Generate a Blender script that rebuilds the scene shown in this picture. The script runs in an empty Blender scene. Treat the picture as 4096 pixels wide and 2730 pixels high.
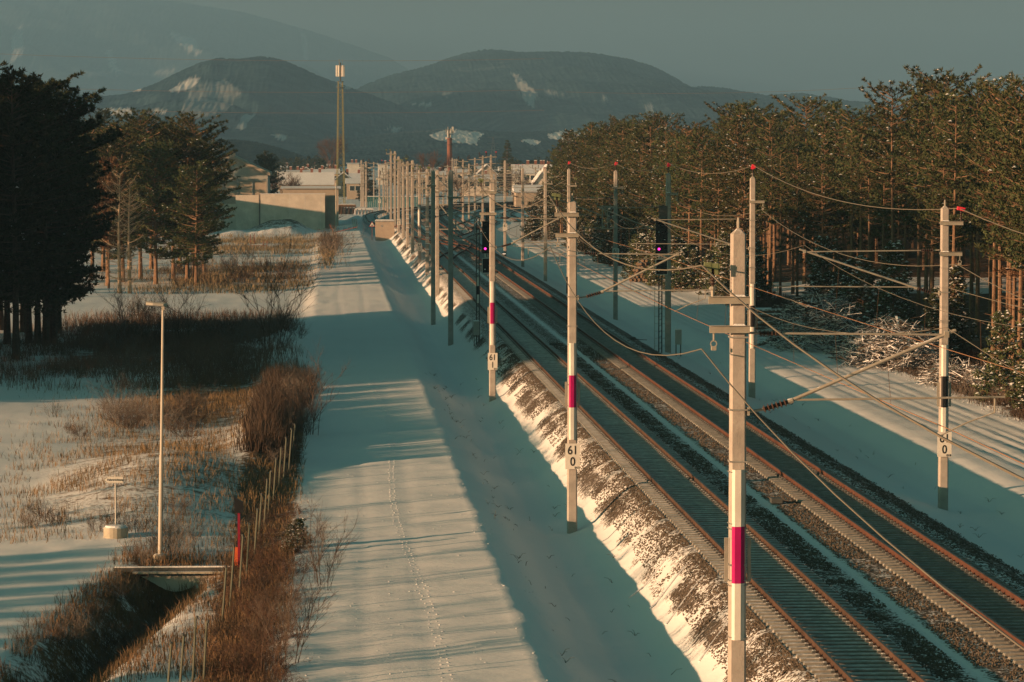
import bpy, math, random
import numpy as np
from mathutils import Vector, Matrix

R = math.radians
rng = np.random.default_rng(7)
random.seed(7)
sc = bpy.context.scene
COL = sc.collection

# ------------------------------------------------------------------ camera, sky, sun, exposure
CAMZ = 11.3
F = 14000.0
cam_d = bpy.data.cameras.new('camera')
cam_d.sensor_width = 36.0
cam_d.lens = F / 4096 * 36.0
cam_d.clip_start = 1.0
cam_d.clip_end = 60000.0
cam = bpy.data.objects.new('camera', cam_d)
COL.objects.link(cam)
cam.location = (0, 0, CAMZ)
cam.rotation_euler = (R(90 - 3.128), 0, -math.atan(740 / F))
sc.camera = cam

SUN_EL = 7.3
SUN_AZ = 22.0            # the sun stands left of the line, a little behind the camera
w = bpy.data.worlds.new('World'); sc.world = w; w.use_nodes = True
nt = w.node_tree
bg = nt.nodes['Background']
sky = nt.nodes.new('ShaderNodeTexSky'); sky.sky_type = 'NISHITA'; sky.sun_disc = False
sky.sun_elevation = R(SUN_EL)
sky.sun_rotation = R(270 - SUN_AZ)
sky.air_density = 1.0; sky.dust_density = 2.5; sky.ozone_density = 1.2; sky.altitude = 300
tint = nt.nodes.new('ShaderNodeMix'); tint.data_type = 'RGBA'; tint.blend_type = 'MULTIPLY'
tint.inputs['Factor'].default_value = 1.0
gm = nt.nodes.new('ShaderNodeTexCoord'); sz = nt.nodes.new('ShaderNodeSeparateXYZ'); nt.links.new(gm.outputs['Generated'], sz.inputs[0])
el = nt.nodes.new('ShaderNodeMapRange'); el.inputs['From Min'].default_value = .03; el.inputs['From Max'].default_value = .16
nt.links.new(sz.outputs['Z'], el.inputs['Value'])
tc = nt.nodes.new('ShaderNodeMix'); tc.data_type = 'RGBA'
tc.inputs[6].default_value = (0.40, 0.17, 0.12, 1)      # grey murk low over the hills
tc.inputs[7].default_value = (0.30, 0.68, 0.47, 1)      # clear teal evening sky above
nt.links.new(el.outputs[0], tc.inputs[0]); nt.links.new(tc.outputs[2], tint.inputs[7])
nt.links.new(sky.outputs[0], tint.inputs[6])
nt.links.new(tint.outputs[2], bg.inputs['Color'])
bg.inputs['Strength'].default_value = 0.070
sun_d = bpy.data.lights.new('sun', 'SUN'); sun_d.energy = 5.0; sun_d.angle = R(0.5)
sun_d.color = (1.0, 0.56, 0.29)
sun = bpy.data.objects.new('sun', sun_d); COL.objects.link(sun)
sdir = Vector((-math.cos(R(SUN_AZ)) * math.cos(R(SUN_EL)), -math.sin(R(SUN_AZ)) * math.cos(R(SUN_EL)), math.sin(R(SUN_EL))))
sun.rotation_euler = sdir.to_track_quat('Z', 'Y').to_euler()
sc.view_settings.view_transform = 'Standard'
sc.view_settings.look = 'None'
sc.view_settings.exposure = 1.05
sc.view_settings.gamma = 1.0
sc.render.engine = 'CYCLES'
sc.cycles.max_bounces = 5
sc.cycles.diffuse_bounces = 2
sc.cycles.glossy_bounces = 2
sc.cycles.transmission_bounces = 2
sc.cycles.volume_bounces = 1
sc.cycles.transparent_max_bounces = 6
sc.cycles.use_denoising = True

# ------------------------------------------------------------------ helpers
def at(u, v, Y):
    """point at distance Y along the line, seen at (u, v) of the 2353 wide photograph"""
    k = 4096 / 2353.0
    return ((u * k - 1308) / F * Y, Y, CAMZ - (v * k - 600) / F * Y)

def smooth(a, b, x):
    t = np.clip((x - a) / (b - a), 0, 1)
    return t * t * (3 - 2 * t)

_T = {}
SREF = [(860, 'the left mast trio'), (890, 'the beige hut'), (916, 'the 61 5 mast'), (940, 'the dark thin mast'), (963, 'the 61 3 mast'), (1000, 'the pale bracket mast'), (1034, 'the brick chimney'), (1065, 'the lamp masts'), (1120, 'the first signal'), (1160, 'the spruce')]
RREF = [(1240, 'the pink gabled house'), (1310, 'the red-topped slim mast'), (1415, 'the 61 2 mast'), (1523, 'the second signal'), (1600, 'the log stack'), (1690, 'the nearest mast'), (1742, 'the mast by the brush'), (1850, 'the high brush heap'), (2000, 'the lower brush heap'), (2190, 'the right 61 0 mast'), (2340, 'the right photo edge')]
def ref(x, y, R_=None):
    u = (1308 + x / y * F) * 2353 / 4096
    R_ = R_ or RREF
    q = min(R_, key=lambda t: abs(t[0] - u)); d = u - q[0]
    return ('just ' if abs(d) < 28 else '') + ('left of ' if d < 0 else 'right of ') + q[1]
_ORD = ['', ' second', ' third', ' fourth', ' fifth', ' sixth', ' seventh', ' eighth', ' ninth', ' tenth']
def vnoise(x, y, scale, seed=0):
    if seed not in _T:
        _T[seed] = np.random.default_rng(100 + seed).random((256, 256))
    T = _T[seed]
    x = np.asarray(x, float) / scale; y = np.asarray(y, float) / scale
    xi = np.floor(x).astype(int); yi = np.floor(y).astype(int)
    fx = x - xi; fy = y - yi
    fx = fx * fx * (3 - 2 * fx); fy = fy * fy * (3 - 2 * fy)
    a = T[xi % 256, yi % 256]; b = T[(xi + 1) % 256, yi % 256]
    c = T[xi % 256, (yi + 1) % 256]; d = T[(xi + 1) % 256, (yi + 1) % 256]
    return (a * (1 - fx) + b * fx) * (1 - fy) + (c * (1 - fx) + d * fx) * fy

def fbm(x, y, scale, oct=4, seed=0):
    s = 0; amp = 1; tot = 0
    for i in range(oct):
        s = s + amp * vnoise(x, y, scale / 2 ** i, seed + i); tot += amp; amp *= 0.5
    return s / tot

def tag(o, label=None, cat=None, group=None, kind=None):
    if label: o['label'] = label
    if cat: o['category'] = cat
    if group: o['group'] = group
    if kind: o['kind'] = kind
    return o

def empty(name, loc=(0, 0, 0), rz=0.0, label=None, cat=None, group=None):
    o = bpy.data.objects.new(name, None); COL.objects.link(o)
    o.location = loc; o.rotation_euler = (0, 0, rz); o.empty_display_size = 0.5
    return tag(o, label, cat, group)

def mesh_np(name, V, Fc, mats, parent=None, midx=None, smoothf=False):
    """V (n,3) array, Fc list of index arrays: each (k,3) or (k,4)"""
    me = bpy.data.meshes.new(name)
    V = np.asarray(V, np.float32)
    if not isinstance(Fc, list): Fc = [Fc]
    Fc = [np.asarray(f, np.int32) for f in Fc if len(f)]
    me.vertices.add(len(V)); me.vertices.foreach_set('co', V.ravel())
    loops = np.concatenate([f.ravel() for f in Fc])
    sizes = np.concatenate([np.full(len(f), f.shape[1], np.int32) for f in Fc])
    me.loops.add(len(loops)); me.loops.foreach_set('vertex_index', loops)
    me.polygons.add(len(sizes))
    starts = np.zeros(len(sizes), np.int32); starts[1:] = np.cumsum(sizes)[:-1]
    me.polygons.foreach_set('loop_start', starts)
    me.polygons.foreach_set('loop_total', sizes)
    if midx is not None: me.polygons.foreach_set('material_index', np.asarray(midx, np.int32))
    me.polygons.foreach_set('use_smooth', np.full(len(sizes), bool(smoothf)))
    me.update(calc_edges=True)
    for m in (mats if isinstance(mats, (list, tuple)) else [mats]): me.materials.append(m)
    o = bpy.data.objects.new(name, me); COL.objects.link(o)
    if parent: o.parent = parent
    return o

class MB:
    def __init__(s): s.v = []; s.f = []; s.m = []; s.cur = 0
    def mat(s, i): s.cur = i; return s
    def add(s, vs, fs):
        n = len(s.v); s.v += [tuple(p) for p in vs]
        for f in fs: s.f.append(tuple(i + n for i in f)); s.m.append(s.cur)
        return s
    def box(s, c, d, rz=0.0, ry=0.0, rx=0.0, taper=1.0):
        hx, hy, hz = d[0] / 2, d[1] / 2, d[2] / 2
        P = []
        for z in (-hz, hz):
            t = taper if z > 0 else 1.0
            for x, y in ((-hx, -hy), (hx, -hy), (hx, hy), (-hx, hy)): P.append(Vector((x * t, y * t, z)))
        if rz or ry or rx:
            M = Matrix.Rotation(rz, 3, 'Z') @ Matrix.Rotation(ry, 3, 'Y') @ Matrix.Rotation(rx, 3, 'X')
            P = [M @ p for p in P]
        P = [(p[0] + c[0], p[1] + c[1], p[2] + c[2]) for p in P]
        return s.add(P, [(0, 3, 2, 1), (4, 5, 6, 7), (0, 1, 5, 4), (1, 2, 6, 5), (2, 3, 7, 6), (3, 0, 4, 7)])
    def bar(s, a, b, wd, ht=None):
        a = Vector(a); b = Vector(b); d = (b - a); L = d.length
        if L < 1e-6: return s
        d.normalize(); up = Vector((0, 0, 1)) if abs(d.z) < .95 else Vector((0, 1, 0))
        x = d.cross(up).normalized() * (wd / 2); y = x.cross(d).normalized() * ((ht or wd) / 2)
        P = [a - x - y, a + x - y, a + x + y, a - x + y, b - x - y, b + x - y, b + x + y, b - x + y]
        return s.add(P, [(0, 3, 2, 1), (4, 5, 6, 7), (0, 1, 5, 4), (1, 2, 6, 5), (2, 3, 7, 6), (3, 0, 4, 7)])
    def tube(s, pts, rad, n=6, cap=True):
        pts = [Vector(p) for p in pts]; k = len(pts)
        if not isinstance(rad, (list, tuple)): rad = [rad] * k
        vs = []
        ref = None
        for i, p in enumerate(pts):
            d = (pts[min(i + 1, k - 1)] - pts[max(i - 1, 0)])
            if d.length < 1e-9: d = Vector((0, 0, 1))
            d.normalize()
            if ref is None:
                ref = d.orthogonal().normalized()
            x = (ref - d * ref.dot(d))
            x = x.normalized() if x.length > 1e-6 else d.orthogonal().normalized()
            ref = x
            y = d.cross(x)
            for j in range(n):
                a = 2 * math.pi * j / n
                vs.append(p + (x * math.cos(a) + y * math.sin(a)) * rad[i])
        fs = []
        for i in range(k - 1):
            for j in range(n):
                a = i * n + j; b = i * n + (j + 1) % n
                fs.append((a, b, b + n, a + n))
        if cap:
            fs.append(tuple(range(n))[::-1]); fs.append(tuple((k - 1) * n + j for j in range(n)))
        return s.add(vs, fs)
    def prism(s, poly, z0, z1, scale1=1.0, c=(0, 0)):
        n = len(poly)
        vs = [(x, y, z0) for x, y in poly] + [((x - c[0]) * scale1 + c[0], (y - c[1]) * scale1 + c[1], z1) for x, y in poly]
        fs = [tuple(range(n))[::-1], tuple(range(n, 2 * n))] + [(i, (i + 1) % n, (i + 1) % n + n, i + n) for i in range(n)]
        return s.add(vs, fs)
    def lathe(s, prof, c, axis=(0, 0, 1), n=10):
        a = Vector(axis).normalized(); x = a.orthogonal().normalized(); y = a.cross(x); c = Vector(c)
        vs = []
        for h, r in prof:
            for j in range(n):
                t = 2 * math.pi * j / n
                vs.append(c + a * h + (x * math.cos(t) + y * math.sin(t)) * r)
        fs = []
        for i in range(len(prof) - 1):
            for j in range(n):
                p = i * n + j; q = i * n + (j + 1) % n
                fs.append((p, q, q + n, p + n))
        fs.append(tuple(range(n))[::-1]); fs.append(tuple((len(prof) - 1) * n + j for j in range(n)))
        return s.add(vs, fs)
    def build(s, name, mats, parent=None, smoothf=False):
        me = bpy.data.meshes.new(name)
        me.from_pydata(s.v, [], s.f)
        for m in (mats if isinstance(mats, (list, tuple)) else [mats]): me.materials.append(m)
        me.polygons.foreach_set('material_index', s.m)
        if smoothf: me.polygons.foreach_set('use_smooth', [True] * len(s.f))
        me.update()
        o = bpy.data.objects.new(name, me); COL.objects.link(o)
        if parent: o.parent = parent
        return o

KIDS = {}
def kids(o):
    return [c for c in o.children]
def dup(o, loc=None, rz=None, scale=None, label=None, parent=None):
    c = o.copy(); COL.objects.link(c)
    if parent is not None: c.parent = parent
    for ch in CH.get(o.name, []): 
        d = dup(ch, parent=c)
        CH.setdefault(c.name, []).append(d)
    if loc is not None: c.location = loc
    if rz is not None: c.rotation_euler = (0, 0, rz)
    if scale is not None: c.scale = scale if isinstance(scale, (tuple, list)) else (scale,) * 3
    if label: c['label'] = label
    return c
CH = {}
def reg(root, *parts):
    CH.setdefault(root.name, []).extend(parts)
    return root

# ------------------------------------------------------------------ materials
def newmat(name):
    m = bpy.data.materials.new(name); m.use_nodes = True
    n = m.node_tree; b = n.nodes['Principled BSDF']
    return m, n, b
def N(n, t, **kw):
    x = n.nodes.new(t)
    for k, v in kw.items():
        if k in x.inputs.keys() if hasattr(x.inputs, 'keys') else False: x.inputs[k].default_value = v
        else: setattr(x, k, v)
    return x
def noise(n, vec, scale, detail=4, rough=.6):
    x = n.nodes.new('ShaderNodeTexNoise'); x.inputs['Scale'].default_value = scale
    x.inputs['Detail'].default_value = detail; x.inputs['Roughness'].default_value = rough
    if vec is not None: n.links.new(vec, x.inputs['Vector'])
    return x.outputs['Fac']
def ramp(n, fac, p0, p1, c0=(0, 0, 0, 1), c1=(1, 1, 1, 1)):
    x = n.nodes.new('ShaderNodeValToRGB'); e = x.color_ramp.elements
    e[0].position = p0; e[1].position = p1; e[0].color = c0; e[1].color = c1
    n.links.new(fac, x.inputs[0]); return x.outputs[0]
def mixc(n, fac, a, b, blend='MIX'):
    x = n.nodes.new('ShaderNodeMix'); x.data_type = 'RGBA'; x.blend_type = blend
    for s, v in ((0, fac), (6, a), (7, b)):
        if isinstance(v, (int, float)): x.inputs[s].default_value = v
        elif isinstance(v, (tuple, list)): x.inputs[s].default_value = (*v[:3], 1)
        else: n.links.new(v, x.inputs[s])
    return x.outputs[2]
def mth(n, op, a, b=0.0, clamp=False):
    x = n.nodes.new('ShaderNodeMath'); x.operation = op; x.use_clamp = clamp
    for s, v in ((0, a), (1, b)):
        if isinstance(v, (int, float)): x.inputs[s].default_value = v
        else: n.links.new(v, x.inputs[s])
    return x.outputs[0]
def bump(n, b, h, dist, strength=1.0):
    x = n.nodes.new('ShaderNodeBump'); x.inputs['Distance'].default_value = dist
    x.inputs['Strength'].default_value = strength
    n.links.new(h, x.inputs['Height']); n.links.new(x.outputs[0], b.inputs['Normal'])
def objco(n):
    return n.nodes.new('ShaderNodeTexCoord').outputs['Object']

def plain(name, c, rough=.7, var=.25, scale=3.0, bmp=0.0, metal=0.0, spec=.3, snow=None, dirt=.35):
    """base colour broken up by noise; snow = threshold of upward normal above which snow lies"""
    m, n, b = newmat(name)
    co = objco(n)
    f = noise(n, co, scale, 5, .65)
    dark = tuple(x * (1 - var) for x in c); lite = tuple(min(1, x * (1 + var)) for x in c)
    col = mixc(n, ramp(n, f, .3, .7), dark, lite)
    f2 = noise(n, co, scale * .27, 3, .5)
    col = mixc(n, mth(n, 'MULTIPLY', ramp(n, f2, .45, .75), dirt), col, tuple(x * .6 for x in c))
    if snow is not None:
        g = n.nodes.new('ShaderNodeNewGeometry'); sp = n.nodes.new('ShaderNodeSeparateXYZ')
        n.links.new(g.outputs['Normal'], sp.inputs[0])
        f3 = noise(n, co, 6.0, 3, .6)
        s = mth(n, 'ADD', sp.outputs['Z'], mth(n, 'MULTIPLY', mth(n, 'SUBTRACT', f3, .5), .8))
        k = ramp(n, s, snow, min(.99, snow + .15))
        col = mixc(n, k, col, (.78, .80, .84))
    n.links.new(col, b.inputs['Base Color'])
    b.inputs['Roughness'].default_value = rough; b.inputs['Metallic'].default_value = metal
    b.inputs['Specular IOR Level'].default_value = spec
    if bmp: bump(n, b, noise(n, co, scale * 4, 5, .7), bmp)
    return m

M = {}
M['concrete'] = plain('mast_concrete', (.36, .33, .305), .85, .20, 2.2, .01, snow=.8)
M['steel'] = plain('galvanised_steel', (.34, .34, .33), .5, .2, 4, 0, .35, .4)
M['steel_dark'] = plain('dark_steel', (.07, .075, .075), .6, .2, 4)
M['arm'] = plain('arm_steel', (.33, .31, .27), .55, .15, 5, 0, .2, snow=.85)
M['insul'] = plain('brown_insulator', (.05, .03, .025), .3, .3, 6)
M['insul_green'] = plain('green_insulator', (.16, .19, .10), .4, .3, 6)
M['white'] = plain('white_sheet', (.64, .62, .58), .5, .10, 2)
M['redpink'] = plain('crimson_sheet', (.36, .006, .11), .35, .1, 2)
M['black'] = plain('black_sheet', (.012, .013, .016), .5, .2, 2)
M['ink'] = plain('black_ink', (.02, .02, .02), .6, .1, 2)
M['redcap'] = plain('red_plastic_cap', (.65, .03, .06), .4, .2, 5)
M['rust_brown'] = plain('brown_rail', (.07, .04, .028), .85, .3, 1.2, .002)
M['rust'] = plain('rail_rust', (.085, .036, .024), .85, .25, 1.2, .002)
M['railtop'] = plain('rail_head', (.10, .095, .09), .45, .2, 1.2, 0, .6, .5)
M['sleeper'] = plain('sleeper_concrete', (.22, .21, .19), .9, .25, 5, .01, snow=.42)
M['frost'] = plain('frosted_sleeper', (.42, .42, .42), .9, .45, 4, .02)
M['frost_dark'] = plain('thinly_frosted_sleeper', (.22, .22, .215), .9, .5, 4, .02)
M['snow'] = plain('snow', (.72, .73, .76), .8, .03, 1.5, .03, dirt=.05)
M['wire'] = plain('wire_bronze', (.15, .135, .11), .5, .1, 2)
M['wire_cu'] = plain('contact_copper', (.30, .16, .09), .5, .1, 2)
M['bark'] = plain('pine_bark', (.20, .125, .08), .95, .4, 7, .03)
M['bark_pale'] = plain('pale_bark', (.38, .29, .21), .95, .35, 7, .03)
M['twig'] = plain('twig_brown', (.068, .047, .036), .95, .35, 5)
M['twig_red'] = plain('twig_red_brown', (.088, .046, .032), .95, .35, 5)
M['twig_grey'] = plain('twig_grey', (.13, .11, .095), .95, .35, 5)
M['brush'] = plain('felled_branches', (.06, .048, .035), .95, .4, 6, 0, snow=.08)
M['log'] = plain('snowy_log', (.16, .11, .075), .95, .35, 5, .02, snow=.35)
M['wall_conc'] = plain('cast_concrete', (.60, .54, .48), .9, .18, .7, .02)
M['brick'] = plain('brick_red', (.24, .10, .07), .9, .25, 1.5)
M['roof_snow'] = plain('roof_snow', (.72, .74, .78), .85, .06, .8, .03)
M['roof_tile'] = plain('roof_tile', (.16, .08, .06), .9, .25, 2)
M['glass'] = plain('window_glass', (.03, .04, .045), .15, .1, 1, 0, 0, .6)
M['yellowsteel'] = plain('yellow_green_steel', (.30, .27, .12), .6, .2, 2)
M['redpost'] = plain('crimson_post', (.22, .012, .035), .5, .2, 3)
M['orange'] = plain('orange_board', (.55, .12, .04), .6, .2, 3)
M['fencepost'] = plain('green_grey_post', (.10, .11, .085), .7, .2, 3)
M['conc_ring'] = plain('concrete_ring', (.36, .33, .27), .9, .2, 3, .01, snow=.8)
M['cabinet'] = plain('grey_cabinet', (.36, .36, .34), .6, .1, 3, 0, snow=.8)
M['hutwall'] = plain('beige_render', (.40, .33, .27), .9, .08, 2)
M['teal'] = plain('teal_sheet', (.05, .16, .17), .6, .2, 2)
M['lampbody'] = plain('lamp_body', (.42, .39, .34), .5, .1, 2)
M['rustpost'] = plain('rusty_post', (.22, .06, .04), .8, .3, 3)

def leaf_mat(name, c1, c2, rough=.8):
    m, n, b = newmat(name)
    oi = n.nodes.new('ShaderNodeObjectInfo')
    f = noise(n, objco(n), 1.1, 3, .6)
    c = mixc(n, ramp(n, f, .35, .65), c1, c2)
    hs = n.nodes.new('ShaderNodeHueSaturation')
    n.links.new(c, hs.inputs['Color'])
    n.links.new(mth(n, 'ADD', mth(n, 'MULTIPLY', oi.outputs['Random'], .05), .475), hs.inputs['Hue'])
    n.links.new(mth(n, 'ADD', mth(n, 'MULTIPLY', oi.outputs['Random'], .7), .7), hs.inputs['Value'])
    n.links.new(hs.outputs[0], b.inputs['Base Color'])
    b.inputs['Roughness'].default_value = rough; b.inputs['Specular IOR Level'].default_value = .15
    return m
M['needle'] = leaf_mat('pine_needles', (.032, .050, .022), (.082, .088, .038))
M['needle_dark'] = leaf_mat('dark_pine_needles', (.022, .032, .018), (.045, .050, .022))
M['needle_red'] = leaf_mat('browned_needles', (.085, .062, .028), (.15, .075, .038))
M['grass'] = leaf_mat('dry_grass', (.10, .07, .042), (.18, .11, .06))
M['grass_dark'] = leaf_mat('old_dark_grass', (.10, .075, .052), (.19, .13, .085))
M['stalk'] = leaf_mat('dead_stalks', (.038, .030, .024), (.07, .05, .036))
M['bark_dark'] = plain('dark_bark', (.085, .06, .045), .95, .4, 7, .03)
M['snowleaf'] = plain('snow_on_needles', (.74, .75, .78), .8, .05, 3)

def emis(name, c, s):
    m, n, b = newmat(name)
    b.inputs['Base Color'].default_value = (*c, 1)
    b.inputs['Emission Color'].default_value = (*c, 1); b.inputs['Emission Strength'].default_value = s
    return m
M['magenta'] = emis('lit_signal_lens', (1.0, .03, .35), 1.6)
M['lamp_warm'] = emis('lit_small_lamp', (1.0, .72, .5), 2.0)

# ------------------------------------------------------------------ ground
CURVE_Y, CURVE_R = 600.0, 420.0
def bend(y):
    y = np.asarray(y, float)
    d = np.clip(y - CURVE_Y, 0, 420)
    return np.where(y < CURVE_Y, 0, CURVE_R - np.sqrt(CURVE_R ** 2 - np.clip(d, 0, 400) ** 2)) + np.clip(y - CURVE_Y - 400, 0, 1e9) * .3

SEC_X = [-400, -60, -20, -3.2, -1.9, -1.0, 5.0, 5.75, 6.6, 7.4, 8.3, 9.15, 9.9, 10.35, 10.62, 13.3, 14.3, 15.3, 18.05, 18.5, 20.1, 20.7, 22.2, 23.4, 24.6, 25.2, 31.0, 33, 45, 90, 400]
SEC_Z = [-1.2, -1.4, -1.5, -1.5, -1.42, -1.22, -.96, -1.2, -1.75, -1.98, -1.86, -1.45, -.72, -.36, -.27, -.27, -.29, -.27, -.27, -.30, -.98, -1.1, -1.5, -1.45, -1.0, -.93, -.88, -.8, -.3, .3, 0]
ROAD_Y = [0, 250, 300, 460, 700]
ROAD_O = [0, 0.0, 0.8, 2.2, 2.8]
def gz(x, y):
    x = np.asarray(x, float); y = np.asarray(y, float)
    far = smooth(520, 640, y)
    z = np.interp(x, SEC_X, SEC_Z)
    flat = np.interp(x, [-400, -20, 8, 10, 25, 60, 400], [-1.2, -1.4, -1.1, -.24, -.3, -.6, 0])
    z = z * (1 - far) + flat * far
    # soft waviness of the ditch banks
    ditch = np.exp(-((x - 7.6) / 1.6) ** 2)
    z = z + ditch * (fbm(x, y, 9, 2, 3) - .5) * .35
    edge = np.exp(-((x - 5.5) / .5) ** 2) + np.exp(-((x + .7) / .5) ** 2)
    z = z + edge * (fbm(x, y, 1.8, 3, 27) - .42) * .17 * (1 - far)
    # left field
    L = smooth(-.9, -2.2, x)
    z = z + L * (fbm(x, y, 12, 3, 5) - .5) * .5 * smooth(106, 120, y)
    z = z + L * 1.0 * np.exp(-((x + 6.3) / 3.2) ** 2 - ((y - 133) / 15) ** 2)
    z = z + L * .5 * np.exp(-((x + 3.0) / 2.0) ** 2 - ((y - 150) / 12) ** 2)
    z = z + L * .5 * np.exp(-((x + 6) / 5) ** 2 - ((y - 215) / 25) ** 2)
    z = z + .55 * np.exp(-((x + 2.7) / 1.1) ** 2) * smooth(132, 138, y) * smooth(262, 250, y)
    # drain ditch at lower left, crossed by a culvert
    t = np.clip((108 - y) / 26, 0, 1.6)
    cx = -4.45 - 2.7 * t
    z = z - 1.35 * np.exp(-((x - cx) / .95) ** 2) * smooth(107.2, 105.4, y)
    # spoil heaps before the concrete wall
    z = z + 2.6 * np.exp(-((x + 5.6) / 2.9) ** 2 - ((y - 535) / 7) ** 2) + 1.5 * np.exp(-((x + 9.6) / 2.4) ** 2 - ((y - 533) / 6) ** 2) + .9 * np.exp(-((x + 14) / 2.2) ** 2 - ((y - 528) / 5) ** 2)
    heap = np.exp(-((x + 8) / 6) ** 2 - ((y - 533) / 9) ** 2)
    z = z + heap * (fbm(x, y, 1.6, 3, 9) - .5) * 1.0
    # scrub mound by the far mast
    z = z + 1.3 * np.exp(-((x - 5.2) / 2.2) ** 2 - ((y - 590) / 14) ** 2)
    # forest floor and brashy verge, right
    Rr = smooth(30.2, 32.5, x) * (1 - far)
    z = z + Rr * (fbm(x, y, 3.0, 3, 11) - .45) * .55
    # wheel ruts on the forest track
    rx = x - (27.6 + .9 * np.sin(y / 60.0))
    rut = 0
    for o_, w_ in ((-1.5, .16), (-.95, .10), (.1, .16), (.75, .12), (1.3, .10), (2.2, .14)):
        rut = rut + np.exp(-((rx - o_) / w_) ** 2) * (.6 + .6 * vnoise(y, y * 0 + o_ * 7, 20, 13))
    z = z - rut * .055 * (1 - far)
    # snow road: faint lumps and tracks
    rd = smooth(-.6, .4, x) * smooth(5.6, 4.6, x) * (1 - far)
    z = z + rd * ((fbm(x, y, 2.6, 4, 17) - .5) * .10 + (fbm(x * .8, y, .7, 3, 23) - .5) * .03 - .016 * (np.exp(-((x - 1.1 - .2 * np.sin(y / 17)) / .2) ** 2) + np.exp(-((x - 2.8 - .25 * np.sin(y / 23 + 1)) / .2) ** 2)))
    z = z + (fbm(x, y, .9, 2, 19) - .5) * .05 * (1 - smooth(10.2, 10.5, x) * smooth(18.3, 18.1, x)) * (1 - rd)
    return z

def gzf(x, y): return float(gz(np.array([x]), np.array([y]))[0])

def grass_cover(x, y):
    """0..1: how much dead grass and scrub breaks the snow"""
    def E(cx, cy, rx, ry, p=2): return np.exp(-(np.abs((x - cx) / rx) ** p + np.abs((y - cy) / ry) ** p))
    g = 0
    g = g + .85 * E(-10, 228, 9.5, 34, 4) * smooth(-2.0, -5.0, x + (vnoise(x, y, 14, 31) - .5) * 3)
    g = g + .9 * E(-6, 180, 4.5, 16, 3)
    g = g + .72 * E(-6.5, 138, 6, 30, 4)
    g = g + .62 * E(-1.9, 168, 1.0, 25, 4)
    g = g + .55 * E(-2.0, 105, 1.2, 50, 6)
    cxd = -4.45 - 2.7 * np.clip((108 - y) / 26, 0, 1.6)
    g = g + .85 * np.exp(-((x - cxd + .5) / 1.5) ** 4) * smooth(112, 106, y) + .45 * smooth(cxd + .8, cxd + 1.6, x) * smooth(112, 106, y) * smooth(-1.4, -1.8, x)
    g = g + .8 * E(-9, 355, 9, 40, 4) * smooth(-.5, -3, x)
    g = g + .9 * E(.6, 440, 1.5, 60, 4)
    g = g + .6 * E(-10, 470, 9, 45, 4)
    g = g + .9 * E(-8, 535, 8, 12, 3)
    g = g + .8 * E(5.5, 590, 5, 30, 3)
    g = g + .75 * smooth(30.6, 31.8, x) * smooth(560, 500, y) + .3 * smooth(31.2, 32, x) * smooth(560, 500, y) + .6 * smooth(34.5, 36.5, x) * smooth(700, 600, y) * smooth(120, 60, x)
    g = g * (1 - smooth(113.8, 112.5, y) * smooth(cxd - 1.7, cxd - 2.5, x) * smooth(50, 70, y))
    g = g + .5 * smooth(620, 700, y) * smooth(-60, -20, x) * smooth(8, 2, x)
    # the crossing road at the left stays clean
    g = g * (1 - smooth(274, 281, y) * smooth(312, 305, y) * smooth(-30, -28, x))
    g = g * (1 - .93 * smooth(-1.3, -.5, x - np.interp(y, ROAD_Y, ROAD_O)) * smooth(9.5, 8.6, x))
    return np.clip(g, 0, 1)

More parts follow.
